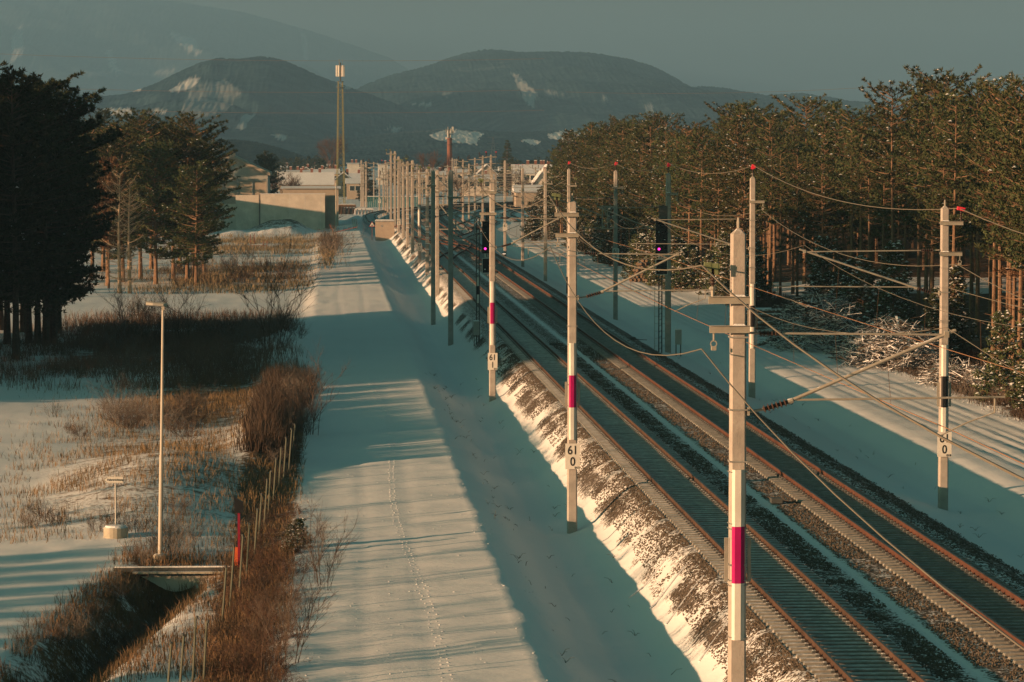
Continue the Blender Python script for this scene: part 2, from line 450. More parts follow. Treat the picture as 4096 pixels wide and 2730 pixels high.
def build_ground():
    xs = [-30.0]
    while xs[-1] < 9.4: xs.append(xs[-1] + .22)
    while xs[-1] < 20.6: xs.append(xs[-1] + .11)
    while xs[-1] < 36: xs.append(xs[-1] + .2)
    st = .25
    while xs[-1] < 9000: st *= 1.16; xs.append(xs[-1] + st)
    lo = [-30.0]; st = .25
    while lo[-1] > -9000: st *= 1.16; lo.append(lo[-1] - st)
    xs = np.array(lo[::-1][:-1] + xs)
    ys = [15.0]
    while ys[-1] < 18000:
        y = ys[-1]
        ys.append(y + (2.0 if y < 66 else max(.22, y * y / 42000.0) if y < 900 else y * .03))
    ys = np.array(ys)
    X, Y = np.meshgrid(xs, ys)
    xf, yf = X.ravel(), Y.ravel()
    xl = xf - bend(yf)
    Z = gz(xl, yf)
    gravel = smooth(9.5, 10.35, xl) * smooth(20.35, 19.9, xl)
    gravel = gravel * (1 - smooth(620, 700, yf) * 0) 
    yard = smooth(430, 520, yf) * smooth(20, 22, xl) * smooth(62, 50, xl)
    Z = Z + yard * (np.interp(xl, [18, 21, 60], [-.25, -.3, -.35]) - Z) 
    st_ = (gravel > .3) & (yf < 230)
    Z = Z + np.where(st_, (rng.random(len(Z)) - .5) * .055, 0) * np.where((xl > 10.5) & (xl < 18.2), .5, 1)
    # gravel drift band on the lower slope
    shoulder = smooth(9.0, 9.5, xl) * smooth(10.1, 9.8, xl)
    gr = grass_cover(xl, yf)
    nx, ny = len(xs), len(ys)
    idx = np.arange(nx * ny).reshape(ny, nx)
    fc = np.stack([idx[:-1, :-1], idx[:-1, 1:], idx[1:, 1:], idx[1:, :-1]], -1).reshape(-1, 4)
    o = mesh_np('ground', np.stack([xf, yf, Z], 1), fc, M['ground'], smoothf=True)
    a = o.data.attributes.new('cover', 'FLOAT_COLOR', 'POINT')
    mid = np.exp(-((xl - 14.33) / .22) ** 2)
    right_dark = smooth(15.0, 15.4, xl) * smooth(18.2, 17.9, xl)
    gr2 = np.clip(gravel * (.72 + .22 * right_dark + .25 * smooth(18.3, 18.6, xl) + .18 * (smooth(13.2, 13.5, xl) * smooth(15.2, 15.0, xl))) + .95 * shoulder * smooth(.38, .62, fbm(xl * 2.2, yf, 2.4, 3, 45)) * (1 - smooth(620, 700, yf)), 0, 1) * (1 - .85 * mid)
    between = smooth(10.7, 10.9, xl) * smooth(13.2, 13.0, xl)
    gr2 = gr2 * (1 - .05 * between)
    data = np.stack([gr, gr2, smooth(2000, 4000, yf) * 1.0, np.ones_like(gr)], 1).astype(np.float32)
    a.data.foreach_set('color', data.ravel())
    tag(o, kind='structure')
    return o

def ground_material():
    m, n, b = newmat('snowy_ground')
    at_ = n.nodes.new('ShaderNodeAttribute'); at_.attribute_name = 'cover'
    sp = n.nodes.new('ShaderNodeSeparateColor'); n.links.new(at_.outputs['Color'], sp.inputs[0])
    co = objco(n)
    n1 = noise(n, co, .9, 6, .7); n2 = noise(n, co, 5.0, 5, .7); n3 = noise(n, co, 19.0, 3, .7); n0 = noise(n, co, .12, 3, .5)
    # mottled grass
    s = mth(n, 'ADD', mth(n, 'MULTIPLY', n1, .45), mth(n, 'MULTIPLY', n2, .55))
    thr = mth(n, 'SUBTRACT', .80, mth(n, 'MULTIPLY', sp.outputs[0], .47))
    g = mth(n, 'MULTIPLY', mth(n, 'SUBTRACT', s, thr), 9.0, True)
    g = mth(n, 'MULTIPLY', g, mth(n, 'MULTIPLY', sp.outputs[0], 3.0, True))
    gcol = mixc(n, n2, (.05, .035, .022), (.15, .09, .05))
    snow = mixc(n, n0, (.66, .68, .71), (.75, .76, .78))
    col = mixc(n, g, snow, gcol)
    # ballast stones showing through the snow
    vo = n.nodes.new('ShaderNodeTexVoronoi'); vo.inputs['Scale'].default_value = 15.0; n.links.new(co, vo.inputs['Vector'])
    sv = n.nodes.new('ShaderNodeSeparateColor'); n.links.new(vo.outputs['Color'], sv.inputs[0])
    s2 = mth(n, 'ADD', mth(n, 'MULTIPLY', sv.outputs[0], .45), mth(n, 'MULTIPLY', noise(n, co, 1.7, 5, .7), .55))
    thr2 = mth(n, 'SUBTRACT', .84, mth(n, 'MULTIPLY', sp.outputs[1], .60))
    k = mth(n, 'MULTIPLY', mth(n, 'SUBTRACT', s2, thr2), 10.0, True)
    k = mth(n, 'MULTIPLY', k, mth(n, 'MULTIPLY', sp.outputs[1], 3.0, True))
    scol = mixc(n, sv.outputs[1], (.035, .032, .03), (.15, .12, .095))
    col = mixc(n, k, col, scol)
    n.links.new(col, b.inputs['Base Color'])
    b.inputs['Roughness'].default_value = .85; b.inputs['Specular IOR Level'].default_value = .15
    h = mth(n, 'ADD', mth(n, 'MULTIPLY', n2, .5), mth(n, 'MULTIPLY', n3, .14))
    h = mth(n, 'MULTIPLY', h, mth(n, 'ADD', mth(n, 'MULTIPLY', mth(n, 'MAXIMUM', sp.outputs[0], sp.outputs[1]), 2.2), .34))
    bump(n, b, h, .07, .8)
    return m
M['ground'] = ground_material()
ground = build_ground()
#PART2

# ------------------------------------------------------------------ writing
_TX = {}
def text_mesh(s, size, name='digits', ext=.004):
    key = (s, size)
    if key not in _TX:
        cu = bpy.data.curves.new(name, 'FONT'); cu.body = s; cu.size = size
        cu.align_x = 'CENTER'; cu.align_y = 'CENTER'; cu.extrude = ext; cu.offset = size * .012
        o = bpy.data.objects.new(name, cu); COL.objects.link(o)
        dg = bpy.context.evaluated_depsgraph_get()
        me = bpy.data.meshes.new_from_object(o.evaluated_get(dg))
        bpy.data.objects.remove(o); me.materials.clear(); me.materials.append(M['ink'])
        _TX[key] = me
    return _TX[key]
def text_obj(s, size, loc, parent, name='digits', sx=1.0, mat=None):
    o = bpy.data.objects.new(name, text_mesh(s, size)); COL.objects.link(o)
    o.location = loc; o.rotation_euler = (R(90), 0, 0); o.scale = (sx, 1, 1); o.parent = parent
    return o

# ------------------------------------------------------------------ railway tracks
def rail_mesh(xf, y0, y1, parent, mat='rust', name='rail'):
    prof = [(-.075, -.172, 0), (.075, -.172, 0), (.07, -.158, 0), (.012, -.145, 0), (.012, -.045, 0), (.036, -.034, 0), (.036, -.004, 1), (.028, .0, 1), (-.028, .0, 1), (-.036, -.004, 0), (-.036, -.034, 0), (-.012, -.045, 0), (-.012, -.145, 0), (-.07, -.158, 0)]
    ys = []; y = y0
    while y < y1: ys.append(y); y += (4.0 if y < 560 else 6.0)
    ys.append(y1)
    P = []
    for i, y in enumerate(ys):
        x = xf(y); dx = (xf(y + .5) - xf(y - .5)); L = math.hypot(dx, 1)
        for px, pz, _ in prof: P.append((x + px / L, y - px * dx / L, pz))
    k = len(prof); F_ = []; mi = []
    for i in range(len(ys) - 1):
        for j in range(k):
            a = i * k + j; b2 = i * k + (j + 1) % k
            F_.append((a, b2, b2 + k, a + k)); mi.append(1 if prof[j][2] and prof[(j + 1) % k][2] else 0)
    return mesh_np(name, P, np.array(F_), [M[mat], M['railtop']], parent, mi)

def make_track(xc, label, y0=60.0, y1=1100.0, fine_to=126, dark=False):
    t = empty('railway_track', (0, 0, 0), 0, label, 'railway track', 'railway tracks running to the station')
    for s in (-1, 1):
        rail_mesh(lambda y, s=s: xc + s * .7525 + float(bend(y)), y0, y1, t, 'rust' if dark else 'rust_brown')
    # one sleeper with its fastenings
    b = MB()
    b.box((0, 0, -.245), (2.6, .25, .10), taper=.97)
    b.mat(1).box((0, 0, -.188), (2.56, .24, .02), taper=.86)
    for s in (-1, 1):
        for q in (-1, 1):
            b.mat(2).box((s * .7525 + q * .13, .0, -.135), (.10, .15, .055), taper=.6)
            b.mat(1).box((s * .7525 + q * .13, .0, -.102), (.08, .12, .012), taper=.7)
    y = y0 + .3; first = None; n = 0
    big = []
    while y < y1 - 1:
        if n < 96:
            dz = random.uniform(-.008, .004); q = MB(); fr = M['frost_dark'] if dark else M['frost']; q.v = [(p[0] + xc, p[1] + y, p[2] + dz) for p in b.v]; q.f = b.f; q.m = b.m
            q.build('sleeper', [M['sleeper'], fr, M['steel_dark']], t)
        else:
            big.append(y)
        y += .6; n += 1
    V = np.array(b.v); Fs = [np.array(f) for f in b.f]; Fq = np.array([f for f in b.f if len(f) == 4])
    # keep only the body and the snow for far sleepers
    nb = 16
    mats_b = [0] * 6 + [1] * 6
    Vb = V[:16]; Fb = Fq[:12]
    ys_near = [q for q in big if q < 260]; ys_far = [q for q in big if q >= 260]
    def many(ysl, Vx, Fx, mx, nm):
        AV, AF, AM = [], [], []
        for i, q in enumerate(ysl):
            ang = (float(bend(q + .5)) - float(bend(q - .5))) if q > CURVE_Y else 0
            v = Vx.copy(); c, s_ = math.cos(-ang), math.sin(-ang)
            v = np.stack([v[:, 0] * c - v[:, 1] * s_ + xc + float(bend(q)), v[:, 0] * s_ + v[:, 1] * c + q, v[:, 2] + random.uniform(-.008, .004)], 1)
            AV.append(v); AF.append(Fx + i * len(Vx)); AM += mx
        o = mesh_np(nm, np.concatenate(AV), np.concatenate(AF), [M['sleeper'], M['snow'], M['steel_dark']], t, AM)
        o['kind'] = 'stuff'
    mall = [b.m[i] for i in range(len(b.f)) if len(b.f[i]) == 4]
    big_all = ys_near + ys_far
    if len(big_all):
        AV, AF, AM = [], [], []; off = 0
        for q in big_all:
            near_ = q < 260
            Vx, Fx, mx = (V, Fq, mall) if near_ else (Vb, Fb, mats_b)
            ang = (float(bend(q + .5)) - float(bend(q - .5))) if q > CURVE_Y else 0
            c, s_ = math.cos(-ang), math.sin(-ang)
            AV.append(np.stack([Vx[:, 0] * c - Vx[:, 1] * s_ + xc + float(bend(q)), Vx[:, 0] * s_ + Vx[:, 1] * c + q, Vx[:, 2] + random.uniform(-.008, .004)], 1))
            AF.append(Fx + off); off += len(Vx); AM += mx
        o = mesh_np('distant_sleepers', np.concatenate(AV), np.concatenate(AF), [M['sleeper'], M['frost_dark'] if dark else M['frost'], M['steel_dark']], t, AM)
        o['kind'] = 'stuff'
    return t
X1, X2 = 11.95, 16.72
make_track(X1, 'left main railway track with snowy sleepers, beside the bank with the crimson-banded masts')
make_track(X2, 'right main railway track with darker ballast and brighter rust-red rails', dark=True)

def side_track(fn, y0, y1, label, sl=True):
    t = empty('railway_track', (0, 0, 0), 0, label, 'railway track', 'railway tracks running to the station')
    for s in (-1, 1): rail_mesh(lambda y, s=s: fn(y) + s * .7525, y0, y1, t)
    if sl:
        AV, AF = [], []; i = 0; y = y0
        B = MB().box((0, 0, -.2), (2.6, .26, .09)); V = np.array(B.v); Fq = np.array(B.f)
        while y < y1:
            v = V.copy(); v[:, 0] += fn(y); v[:, 1] += y
            AV.append(v); AF.append(Fq + i * 8); i += 1; y += .6
        o = mesh_np('distant_sleepers', np.concatenate(AV), np.concatenate(AF), [M['sleeper']], t); o['kind'] = 'stuff'
    return t
def sm(a, b, y): 
    t = min(1, max(0, (y - a) / (b - a))); return t * t * (3 - 2 * t)
side_track(lambda y: X1 + (X2 - X1) * sm(352, 430, y), 354, 428, 'nearer crossover track leading from the left main track to the right one', False)
side_track(lambda y: X2 - (X2 - X1) * sm(392, 470, y), 394, 468, 'farther crossover track leading back from the right main track to the left', False)
side_track(lambda y: X2 + 4.7 * sm(440, 500, y) + float(bend(y)), 442, 1000, 'first station siding right of the main tracks, starting beyond the crossover')
side_track(lambda y: X2 + 4.7 * sm(440, 500, y) + 4.9 * sm(500, 560, y) + float(bend(y)), 502, 1000, 'second station siding right of the main tracks')
side_track(lambda y: X2 + 14.6 + float(bend(y)), 560, 1000, 'outermost station siding right of the main tracks')
side_track(lambda y: X1 - 4.6 * sm(500, 560, y) + float(bend(y)), 502, 1000, 'station siding branching off left of the main tracks')

# ------------------------------------------------------------------ loose ballast stones
def ballast_stones():
    n = 90000
    y = 62 + 150 * rng.random(n) ** 1.5
    zone = rng.random(n)
    x = np.where(zone < .40, 10.6 - 1.15 * rng.random(n) ** 1.7, np.where(zone < .72, 13.25 + 2.15 * rng.random(n), np.where(zone < .84, 18.1 + 2.1 * rng.random(n), np.where(zone < .93, 16.0 + 1.4 * rng.random(n), 11.3 + 1.3 * rng.random(n)))))
    keep = (np.abs(x - 14.33) > .17) & (fbm(x, y, 1.6, 3, 41) > .40)
    x, y = x[keep], y[keep]; n = len(x)
    z = gz(x, y)
    s = .014 + .024 * rng.random(n)
    base = np.array([(1, 0, 0), (0, 1, 0), (-1, 0, 0), (0, -1, 0), (0, 0, 1), (0, 0, -1)], float)
    V = base[None] * s[:, None, None] * (.65 + .7 * rng.random((n, 6, 1)))
    a = rng.random(n) * 6.28; c, s2 = np.cos(a)[:, None], np.sin(a)[:, None]
    vx = V[:, :, 0] * c - V[:, :, 1] * s2; vy = V[:, :, 0] * s2 + V[:, :, 1] * c
    P = np.stack([vx + x[:, None], vy + y[:, None], V[:, :, 2] + z[:, None] + .012], -1).reshape(-1, 3)
    f = np.array([(0, 1, 4), (1, 2, 4), (2, 3, 4), (3, 0, 4), (1, 0, 5), (2, 1, 5), (3, 2, 5), (0, 3, 5)])
    Fc = (f[None] + (np.arange(n) * 6)[:, None, None]).reshape(-1, 3)
    o = mesh_np('ballast_stones', P, Fc, M['stone'])
    tag(o, 'loose grey brown ballast stones scattered over the snowy shoulders of the tracks', 'ballast', kind='stuff')
M['stone'] = plain('ballast_stone', (.10, .08, .062), .9, .5, 9, 0, snow=.93)
ballast_stones()

# ------------------------------------------------------------------ catenary masts
def insulator(b, a, c, r=.065, n=7):
    a = Vector(a); c = Vector(c); d = c - a; L = d.length; k = 6
    prof = []
    for i in range(k):
        h = L * i / k
        prof += [(h, r * .45), (h + L / k * .35, r), (h + L / k * .6, r * .45)]
    prof.append((L, r * .5))
    return b.lathe(prof, a, d, n)

def mast_shaft(root, wb, wt, H, cap, z0):
    b = MB()
    def ring(wd):
        h = wd / 2; c = wd * .12
        return [(-h + c, -h), (h - c, -h), (h, -h + c), (h, h - c), (h - c, h), (-h + c, h), (-h, h - c), (-h, -h + c)]
    p = ring(wb); n = 8
    Hs = H - .12
    q = ring(wt)
    vs = [(x, y, 0) for x, y in p] + [(x, y, Hs) for x, y in q] + [(x * .15, y * .15, H) for x, y in q]
    fs = [tuple(range(n))[::-1]] + [(i, (i + 1) % n, (i + 1) % n + n, i + n) for i in range(n)] + [(i + n, (i + 1) % n + n, (i + 1) % n + 2 * n, i + 2 * n) for i in range(n)] + [tuple(range(2 * n, 3 * n))]
    b.add(vs, fs)
    return b.build('shaft', M['concrete'], root)

def mast(X, Y, ztop, label, group, w=.34, side=1, Xt=None, arms=(), sign=None, band=None, caps=None, cant=True, topred=False, number='', lod=0, zb=None):
    """side = +1: the cantilever reaches towards +x. z values are absolute heights above rail"""
    zb = gzf(X - float(bend(Y)), Y) if zb is None else zb
    root = empty('catenary_mast', (X, Y, zb - .25), 0, label, 'catenary mast', group)
    H = ztop - zb + .25
    o = lambda z: z - zb + .25
    sh = mast_shaft(root, w, w * .82, H, True, zb)
    hw = w / 2
    # clamp bands
    for z in ([7.7, 6.3] if cant else []) + [a[0] for a in arms] + ([3.3, 5.3] if lod == 0 else []):
        MB().box((0, 0, o(z)), (w * 1.0, w * 1.0, .03)).build('clamp_band', M['steel'], root)
    if lod == 0:
        MB().lathe([(0, .03), (.12, .035), (.22, .02)], (0, 0, H - .02), n=6).build('tip_rod', M['arm'], root)
    # crossarms: (z, direction, length, kind)
    for z, dr, L, kind in arms:
        b = MB(); h = .13
        x0 = -dr * (hw + .03); x1 = dr * (hw + L)
        for yy in (-hw - .03, ):
            b.box(((x0 + x1) / 2, yy, o(z)), (abs(x1 - x0), .05, h))
            b.box(((x0 + x1) / 2, yy - .03, o(z) + h / 2), (abs(x1 - x0), .07, .012)); b.box(((x0 + x1) / 2, yy - .03, o(z) - h / 2), (abs(x1 - x0), .07, .012))
        b.mat(1).box((0, -hw - .05, o(z) + h / 2 + .02), (w * .7, .10, .035), taper=.7)
        ca = b.build('crossarm', [M['arm'], M['snow']], root)
        b = MB()
        xe = x1 - dr * .08
        if kind == 'post':
            b.mat(2).lathe([(0, .03), (.12, .04), (.16, .08), (.2, .05)], (xe, -hw - .03, o(z) + .06), n=8)
            b.mat(0); insulator(b, (xe, -hw - .03, o(z) + .22), (xe, -hw - .03, o(z) + .62), .06)
            b.mat(1).box((xe - .02, -hw - .03, o(z) + .66), (.30, .16, .10), ry=.15); b.box((xe - .07, -hw - .08, o(z) + .62), (.07, .07, .22)); b.box((xe + .06, -hw - .08, o(z) + .60), (.07, .07, .22))
            b.build('insulator', [M['insul'], M['insul_green'], M['arm']], root)
        elif kind == 'redpost':
            insulator(b, (xe, -hw - .03, o(z) + .06), (xe, -hw - .03, o(z) + .45), .055)
            b.mat(1).box((xe, -hw - .03, o(z) + .50), (.26, .2, .12), ry=.2)
            b.build('insulator', [M['insul'], M['redcap']], root)
        elif kind == 'hang':
            b.tube([(xe, -hw - .03, o(z) - .05), (xe, -hw - .03, o(z) - .22)], .018, 5)
            for q in range(10):
                a0 = q * .628; a1 = a0 + .628
                b.tube([(xe + .06 * math.cos(a0), -hw - .03, o(z) - .28 + .06 * math.sin(a0)), (xe + .06 * math.cos(a1), -hw - .03, o(z) - .28 + .06 * math.sin(a1))], .014, 4)
            b.box((xe, -hw - .03, o(z) - .37), (.09, .14, .07))
            b.build('hanger', [M['arm']], root)
    if topred:
        b = MB(); insulator(b, (.0, 0, H), (.0, 0, H + .42), .06, 7)
        b.mat(1).box((.04, 0, H + .50), (.2, .22, .16), ry=.35); b.box((-.02, 0, H + .42), (.13, .13, .12))
        b.build('insulator', [M['insul'], M['redcap']], root)
    if cant:
        XT = Xt - X; s = side
        m0 = s * (hw + .02)
        b = MB().tube([(m0, 0, o(6.25)), (m0 + s * .30, 0, o(6.30))], .028, 6)
        b.box((m0, 0, o(6.27)), (.05, w * .8, .16))
        b.tube([(m0, 0, o(7.78)), (m0 + s * .22, 0, o(7.77))], .025, 6)
        b.build('bracket', M['arm'], root)
        q1 = (m0 + s * .30, 0, o(6.30)); q2 = (m0 + s * .78, 0, o(6.44))
        b = MB(); insulator(b, q1, q2, .085); b.build('insulator', M['insul'], root)
        e = (XT + s * .18, 0, o(7.82))
        b = MB().tube([q2, e], .036, 8); b.lathe([(0, .055), (.1, .055)], q2, (s, 0, .3), 8); b.build('diagonal_tube', M['arm'], root)
        t1 = (m0 + s * .22, 0, o(7.77)); t2 = (m0 + s * .66, 0, o(7.765))
        b = MB(); insulator(b, t1, t2, .07); b.build('insulator', M['insul'], root)
        b = MB().tube([t2, (XT, 0, o(7.73))], .022, 6); b.box((XT, 0, o(7.74)), (.09, .09, .12)); b.build('tie_tube', M['arm'], root)
        r0 = (q2[0] + s * .16, 0, q2[2] + .04)
        r1 = (XT + s * 1.15, 0, o(6.52))
        b = MB().tube([r0, r1], .022, 6)
        b.tube([(XT + s * .95, 0, o(6.50)), (XT + s * .95, 0, o(6.22))], .018, 5)
        b.build('registration_tube', M['arm'], root)
        b = MB().tube([(XT + s * .95, 0, o(6.22)), (XT + s * .4, 0, o(6.02)), (XT - s * .1, 0, o(5.78))], .017, 5)
        b.build('steady_arm', M['arm'], root)
    if band:
        zt, cmid = band
        for i, (z1, z0, m) in enumerate(((zt, zt - 1.1, 'white'), (zt - 1.1, zt - 2.2, cmid), (zt - 2.2, zt - 3.3, 'white'))):
            b = MB()
            y0 = -w * .475; d = .07; ww = w * .72
            poly = [(-ww / 2, y0), (-ww / 2 + .05, y0 - d), (ww / 2 - .08, y0 - d), (ww / 2, y0)]
            b.prism(poly[::-1], o(z0), o(z1))
            b.mat(1)
            for zz in (z0 + .05, z1 - .05): b.box((0, 0, o(zz)), (w * 1.03, w * 1.03, .012))
            b.build('warning_band', [M[m], M['steel']], root)['label'] = {'white': 'white segment', 'redpink': 'crimson segment', 'black': 'black segment'}[m] + ' of the warning band'
        if cmid == 'redpink' or True:
            b = MB()
            for sx in (-1, 1): b.box((sx * (w * .5 + .05), -w * .2, o(zt - 1.75)), (.07, .04, .85))
            b.build('side_plate', M['arm'], root)
    if sign:
        zc, txt, small = sign
        b = MB().box((0, -hw - .06, o(zc)), (.50, .012, .88)); b.mat(1).box((0, -hw - .03, o(zc)), (.06, .06, .7))
        sg = b.build('number_sign', [M['white'], M['steel']], root)
        l1, l2 = txt
        text_obj(l1, .42, (0, -hw - .069, o(zc) + .20), sg, sx=.86)
        if l2: text_obj(l2, .42, (0, -hw - .069, o(zc) - .19), sg, sx=.86)
        if small: text_obj(small, .11, (.15, -hw - .069, o(zc) - .39), sg)
    return root

GL = 'catenary masts left of the tracks'
GR = 'catenary masts right of the tracks'
mast(7.9, 67, 9.8, 'nearest concrete mast with white and crimson warning band, cut by the bottom edge', GL, w=.345, Xt=11.95,
     arms=((8.42, -1, .42, 'post'), (7.86, -1, .40, 'hang')), band=(5.15, 'redpink'))
mast(8.35, 119, 9.62, 'concrete mast with crimson and white band and white sign 61 0, left of the tracks', GL, w=.34, Xt=11.95,
     arms=((9.1, -1, .45, 'post'), (8.4, -1, .42, 'hang')), band=(4.72, 'redpink'), sign=(.85, ('61', '0'), '013'))
mast(8.55, 181, 9.85, 'concrete mast with crimson and white band and white sign 61 1', GL, w=.34, Xt=11.95,
     arms=((9.1, -1, .5, 'post'), (8.0, -1, .5, 'hang')), band=(4.5, 'redpink'), sign=(.35, ('61', '1'), '072'))
LEFT = [  # src x, Y, src top y, extra
    (1802, 235, 680, 'dark shaded concrete mast carrying a cross-braced steel bracket, left of the first signal'),
    (1732, 264, 680, 'dark plain concrete mast left of the cross-braced one'),
    (1749, 300, 678, 'pale sunlit concrete mast with a triangular bracket, just right of a dark plain one'),
    (1709, 340, 675, 'sunlit concrete mast left of the pair of near masts, with small stacked brackets'),
    (1678, 375, 678, 'concrete mast with white sign 61 3 and a long white tube beside it'),
    (1650, 407, 640, 'dark thin concrete mast left of sign 61 3'),
    (1630, 434, 645, 'dark concrete mast with many small clamp bands, between two thin masts'),
    (1613, 468, 648, 'thin sunlit concrete mast right of sign 61 5'),
    (1594.5, 500, 625, 'concrete mast with white sign 61 5 behind the beige hut'),
    (1580, 530, 604, 'tall concrete mast directly right of the beige hut'),
    (1564, 560, 604, 'tall concrete mast rising behind the beige hut roof')]
for i, (px, Y, pt, lb) in enumerate(LEFT):
    X = (px - 1308) / F * Y; zt = CAMZ - (pt - 600) / F * Y
    sg = {4: (.9, ('61', '3'), None), 8: (1.0, ('61', '5'), None)}.get(i)
    r = mast(X, Y, zt, lb, GL, w=.36 if i < 5 else .40, Xt=11.95, arms=(((zt - .5, -1, .6, 'post'), (zt - 1.9, -1, .5, 'hang')) if i not in (1, ) else ((zt - 1.2, -1, .3, 'hang'),)) if i != 0 else ((8.1, 1, .5, 'hang'),), sign=sg, lod=1)
    zb = r.location.z
    if i == 0:
        b = MB()
        z1, z0, xw = 7.0 - zb, 5.35 - zb, 1.62
        for z in (z0, z1):
            for yy in (-.2, .2): b.bar((.15, yy, z), (xw + .1, yy, z), .09)
        for xx in (.35, xw):
            for yy in (-.2, .2): b.bar((xx, yy, z0), (xx, yy, z1), .07)
        b.bar((.35, -.2, z0), (xw, -.2, z1), .06); b.bar((.35, -.2, z1), (xw, -.2, z0), .06)
        b.build('truss_bracket', M['steel'], r)
    if i == 2:
        b = MB(); z1 = 6.6 - zb
        b.bar((.15, -.15, z1), (1.0, -.15, z1), .10); b.bar((.2, -.15, z1), (1.9, -.15, z1 - 2.2), .08); b.bar((.15, -.15, z1 - 2.1), (1.8, -.15, z1 - 2.1), .09); b.bar((1.0, -.15, z1), (1.0, -.15, z1 - 2.1), .06)
        b.build('triangle_bracket', M['arm'], r)
    if i == 4:
        MB().lathe([(0, .14), (2.1, .14), (2.15, .1)], (-.05, -.32, 3.2 - zb), n=10).build('white_tube', M['white'], r)
        MB().box((.9, -.3, 5.4 - zb), (2.2, .1, .1)).build('crossarm', M['arm'], r)
    if i in (3, 6):
        b = MB()
        for q in range(5): b.box((0, 0, 1.6 + q * .55 - zb), (.5, .5, .05)); b.mat(1).box((0, -.05, 1.66 + q * .55 - zb), (.46, .5, .07), taper=.6); b.mat(0)
        b.build('weight_stack', [M['steel'], M['snow']], r)

RIGHT = [  # src x of base, Y, z top
    (3795, 122, 9.35, 'mast with white and black band and sign 61 0, right of the tracks', ('61', '0'), 'black', .95),
    (3016, 178, 9.95, 'right-hand mast with white and black band in front of the snowy brush piles', None, 'black', None),
    (2676, 214, 9.9, 'right-hand concrete mast directly behind the second red signal', None, None, None),
    (2464, 258, 9.8, 'right-hand concrete mast with white sign 61 2', ('61', '2'), None, 3.6),
    (2276, 301, 9.7, 'right-hand concrete mast with black base wrap and red topped insulator', None, None, None),
    (2182, 329, 9.6, 'slim right-hand mast left of the red topped one', None, None, None),
    (2091, 370, 9.4, 'slim right-hand mast standing in front of the low young pines', None, None, None),
    (2020, 406, 10.1, 'dark shaded right-hand mast with a small sign 61', ('61', ''), None, 2.3)]
for i, (px, Y, zt, lb, tx, bd, zs) in enumerate(RIGHT):
    X = (px - 1308) / F * Y
    arms = ((zt - .62, 1, .45, 'redpost'), (zt - 1.7, 1, .42, 'hang')) if i == 0 else ((zt - 1.3, 1, .42, 'hang'),) if i in (1, 2, 3) else ((zt - 1.5, 1, .5, 'post'),)
    r = mast(X, Y, zt, lb, GR, w=.33 if i != 2 else .36, side=-1, Xt=X2, arms=arms, band=(4.45, 'black') if bd else None,
         sign=(zs, tx, '018' if i == 0 else None) if tx else None, topred=i in (1, 2, 3, 4), lod=0 if i < 2 else 1)
    if i == 3:
        zb = r.location.z; b = MB(); z1, z0 = 7.1 - zb, 5.5 - zb
        for z in (z0, z1): b.bar((-.15, -.18, z), (-1.05, -.18, z), .09)
        b.bar((-1.0, -.18, z0), (-1.0, -.18, z1), .08); b.bar((-.2, -.18, z0), (-1.0, -.18, z1), .05); b.bar((-.2, -.18, z1), (-1.0, -.18, z0), .05); b.bar((-.6, -.18, z0), (-.6, -.18, z1), .07)
        b.build('truss_bracket', M['arm'], r)
    if i == 4:
        MB().box((0, 0, 1.0), (.40, .40, 1.5)).build('base_wrap', M['black'], r)

# station masts far down the line, many carrying an oval lamp
def far_mast(px, pt, pb, Y, lamp, label, arm=0, w=.36, grp='station masts far down the line'):
    X = (px - 1308) / F * Y; zt = CAMZ - (pt - 600) / F * Y; zb = min(-.3, CAMZ - (pb - 600) / F * Y)
    r = empty('station_mast', (X, Y, zb - .3), 0, label, 'station mast', grp)
    H = zt - zb + .3
    mast_shaft(r, w, w * .8, H, True, zb)
    for q in range(7): MB().box((0, 0, H - .6 - q * .75 - random.random() * .3), (w * 1.0, w * 1.0, .05)).build('clamp_band', M['steel_dark'], r)
    if arm:
        MB().box((0, -.25, H - .35), (arm, .1, .13)).build('crossarm', M['arm'], r)
        MB().box((0, -.25, H - 1.3), (arm * .8, .08, .1)).build('crossarm', M['arm'], r)
        b = MB()
        for sx in (-1, 1): insulator(b, (sx * arm * .45, -.25, H - .3), (sx * arm * .45, -.25, H + .3), .1, 6); b.mat(1).box((sx * arm * .45, -.25, H + .36), (.18, .18, .12)); b.mat(0)
        b.build('insulator', [M['insul'], M['redcap'] if random.random() < .35 else M['insul']], r)
    if lamp:
        zz = CAMZ - (lamp - 600) / F * Y - zb + .3
        b = MB().tube([(0, -.2, zz - .1), (-.5, -.3, zz)], .035, 5)
        hd = MB().lathe([(0, .03), (.12, .13), (.5, .2), (.9, .16), (1.12, .04)], (-.3, -.3, zz), (-1, 0, .03), 10)
        b.build('lamp_arm', M['arm'], r); hd.build('lamp_head', M['lampbody'], r)
    return r
rows = [(1852, 638, 928, 550, 672), (1876, 655, 946, 560, 702), (1899.5, 631, 950, 590, 702), (1931, 622, 945, 520, 706), (1963.6, 619, 940, 500, 0),
        (1809, 632, 830, 780, 0), (1817, 636, 826, 800, 694), (1825, 634, 820, 820, 0), (1790, 660, 840, 760, 0), (1773, 690, 850, 700, 0),
        (1551, 682, 870, 640, 0), (1533.6, 693, 863, 660, 717), (1543, 650, 866, 650, 718), (1518, 680, 863, 690, 0), (1495.5, 648, 817, 840, 673),
        (1464.5, 645, 850, 700, 672), (1454, 656, 862, 690, 0), (1446, 641, 848, 710, 0), (1668, 656, 812, 860, 0), (1602, 640, 850, 720, 704),
        (1640, 690, 830, 800, 700), (1690, 700, 830, 820, 0), (2048, 665, 730, 900, 684), (2082, 665, 735, 880, 682), (2142, 668, 738, 860, 0), (2162, 672, 738, 850, 686)]
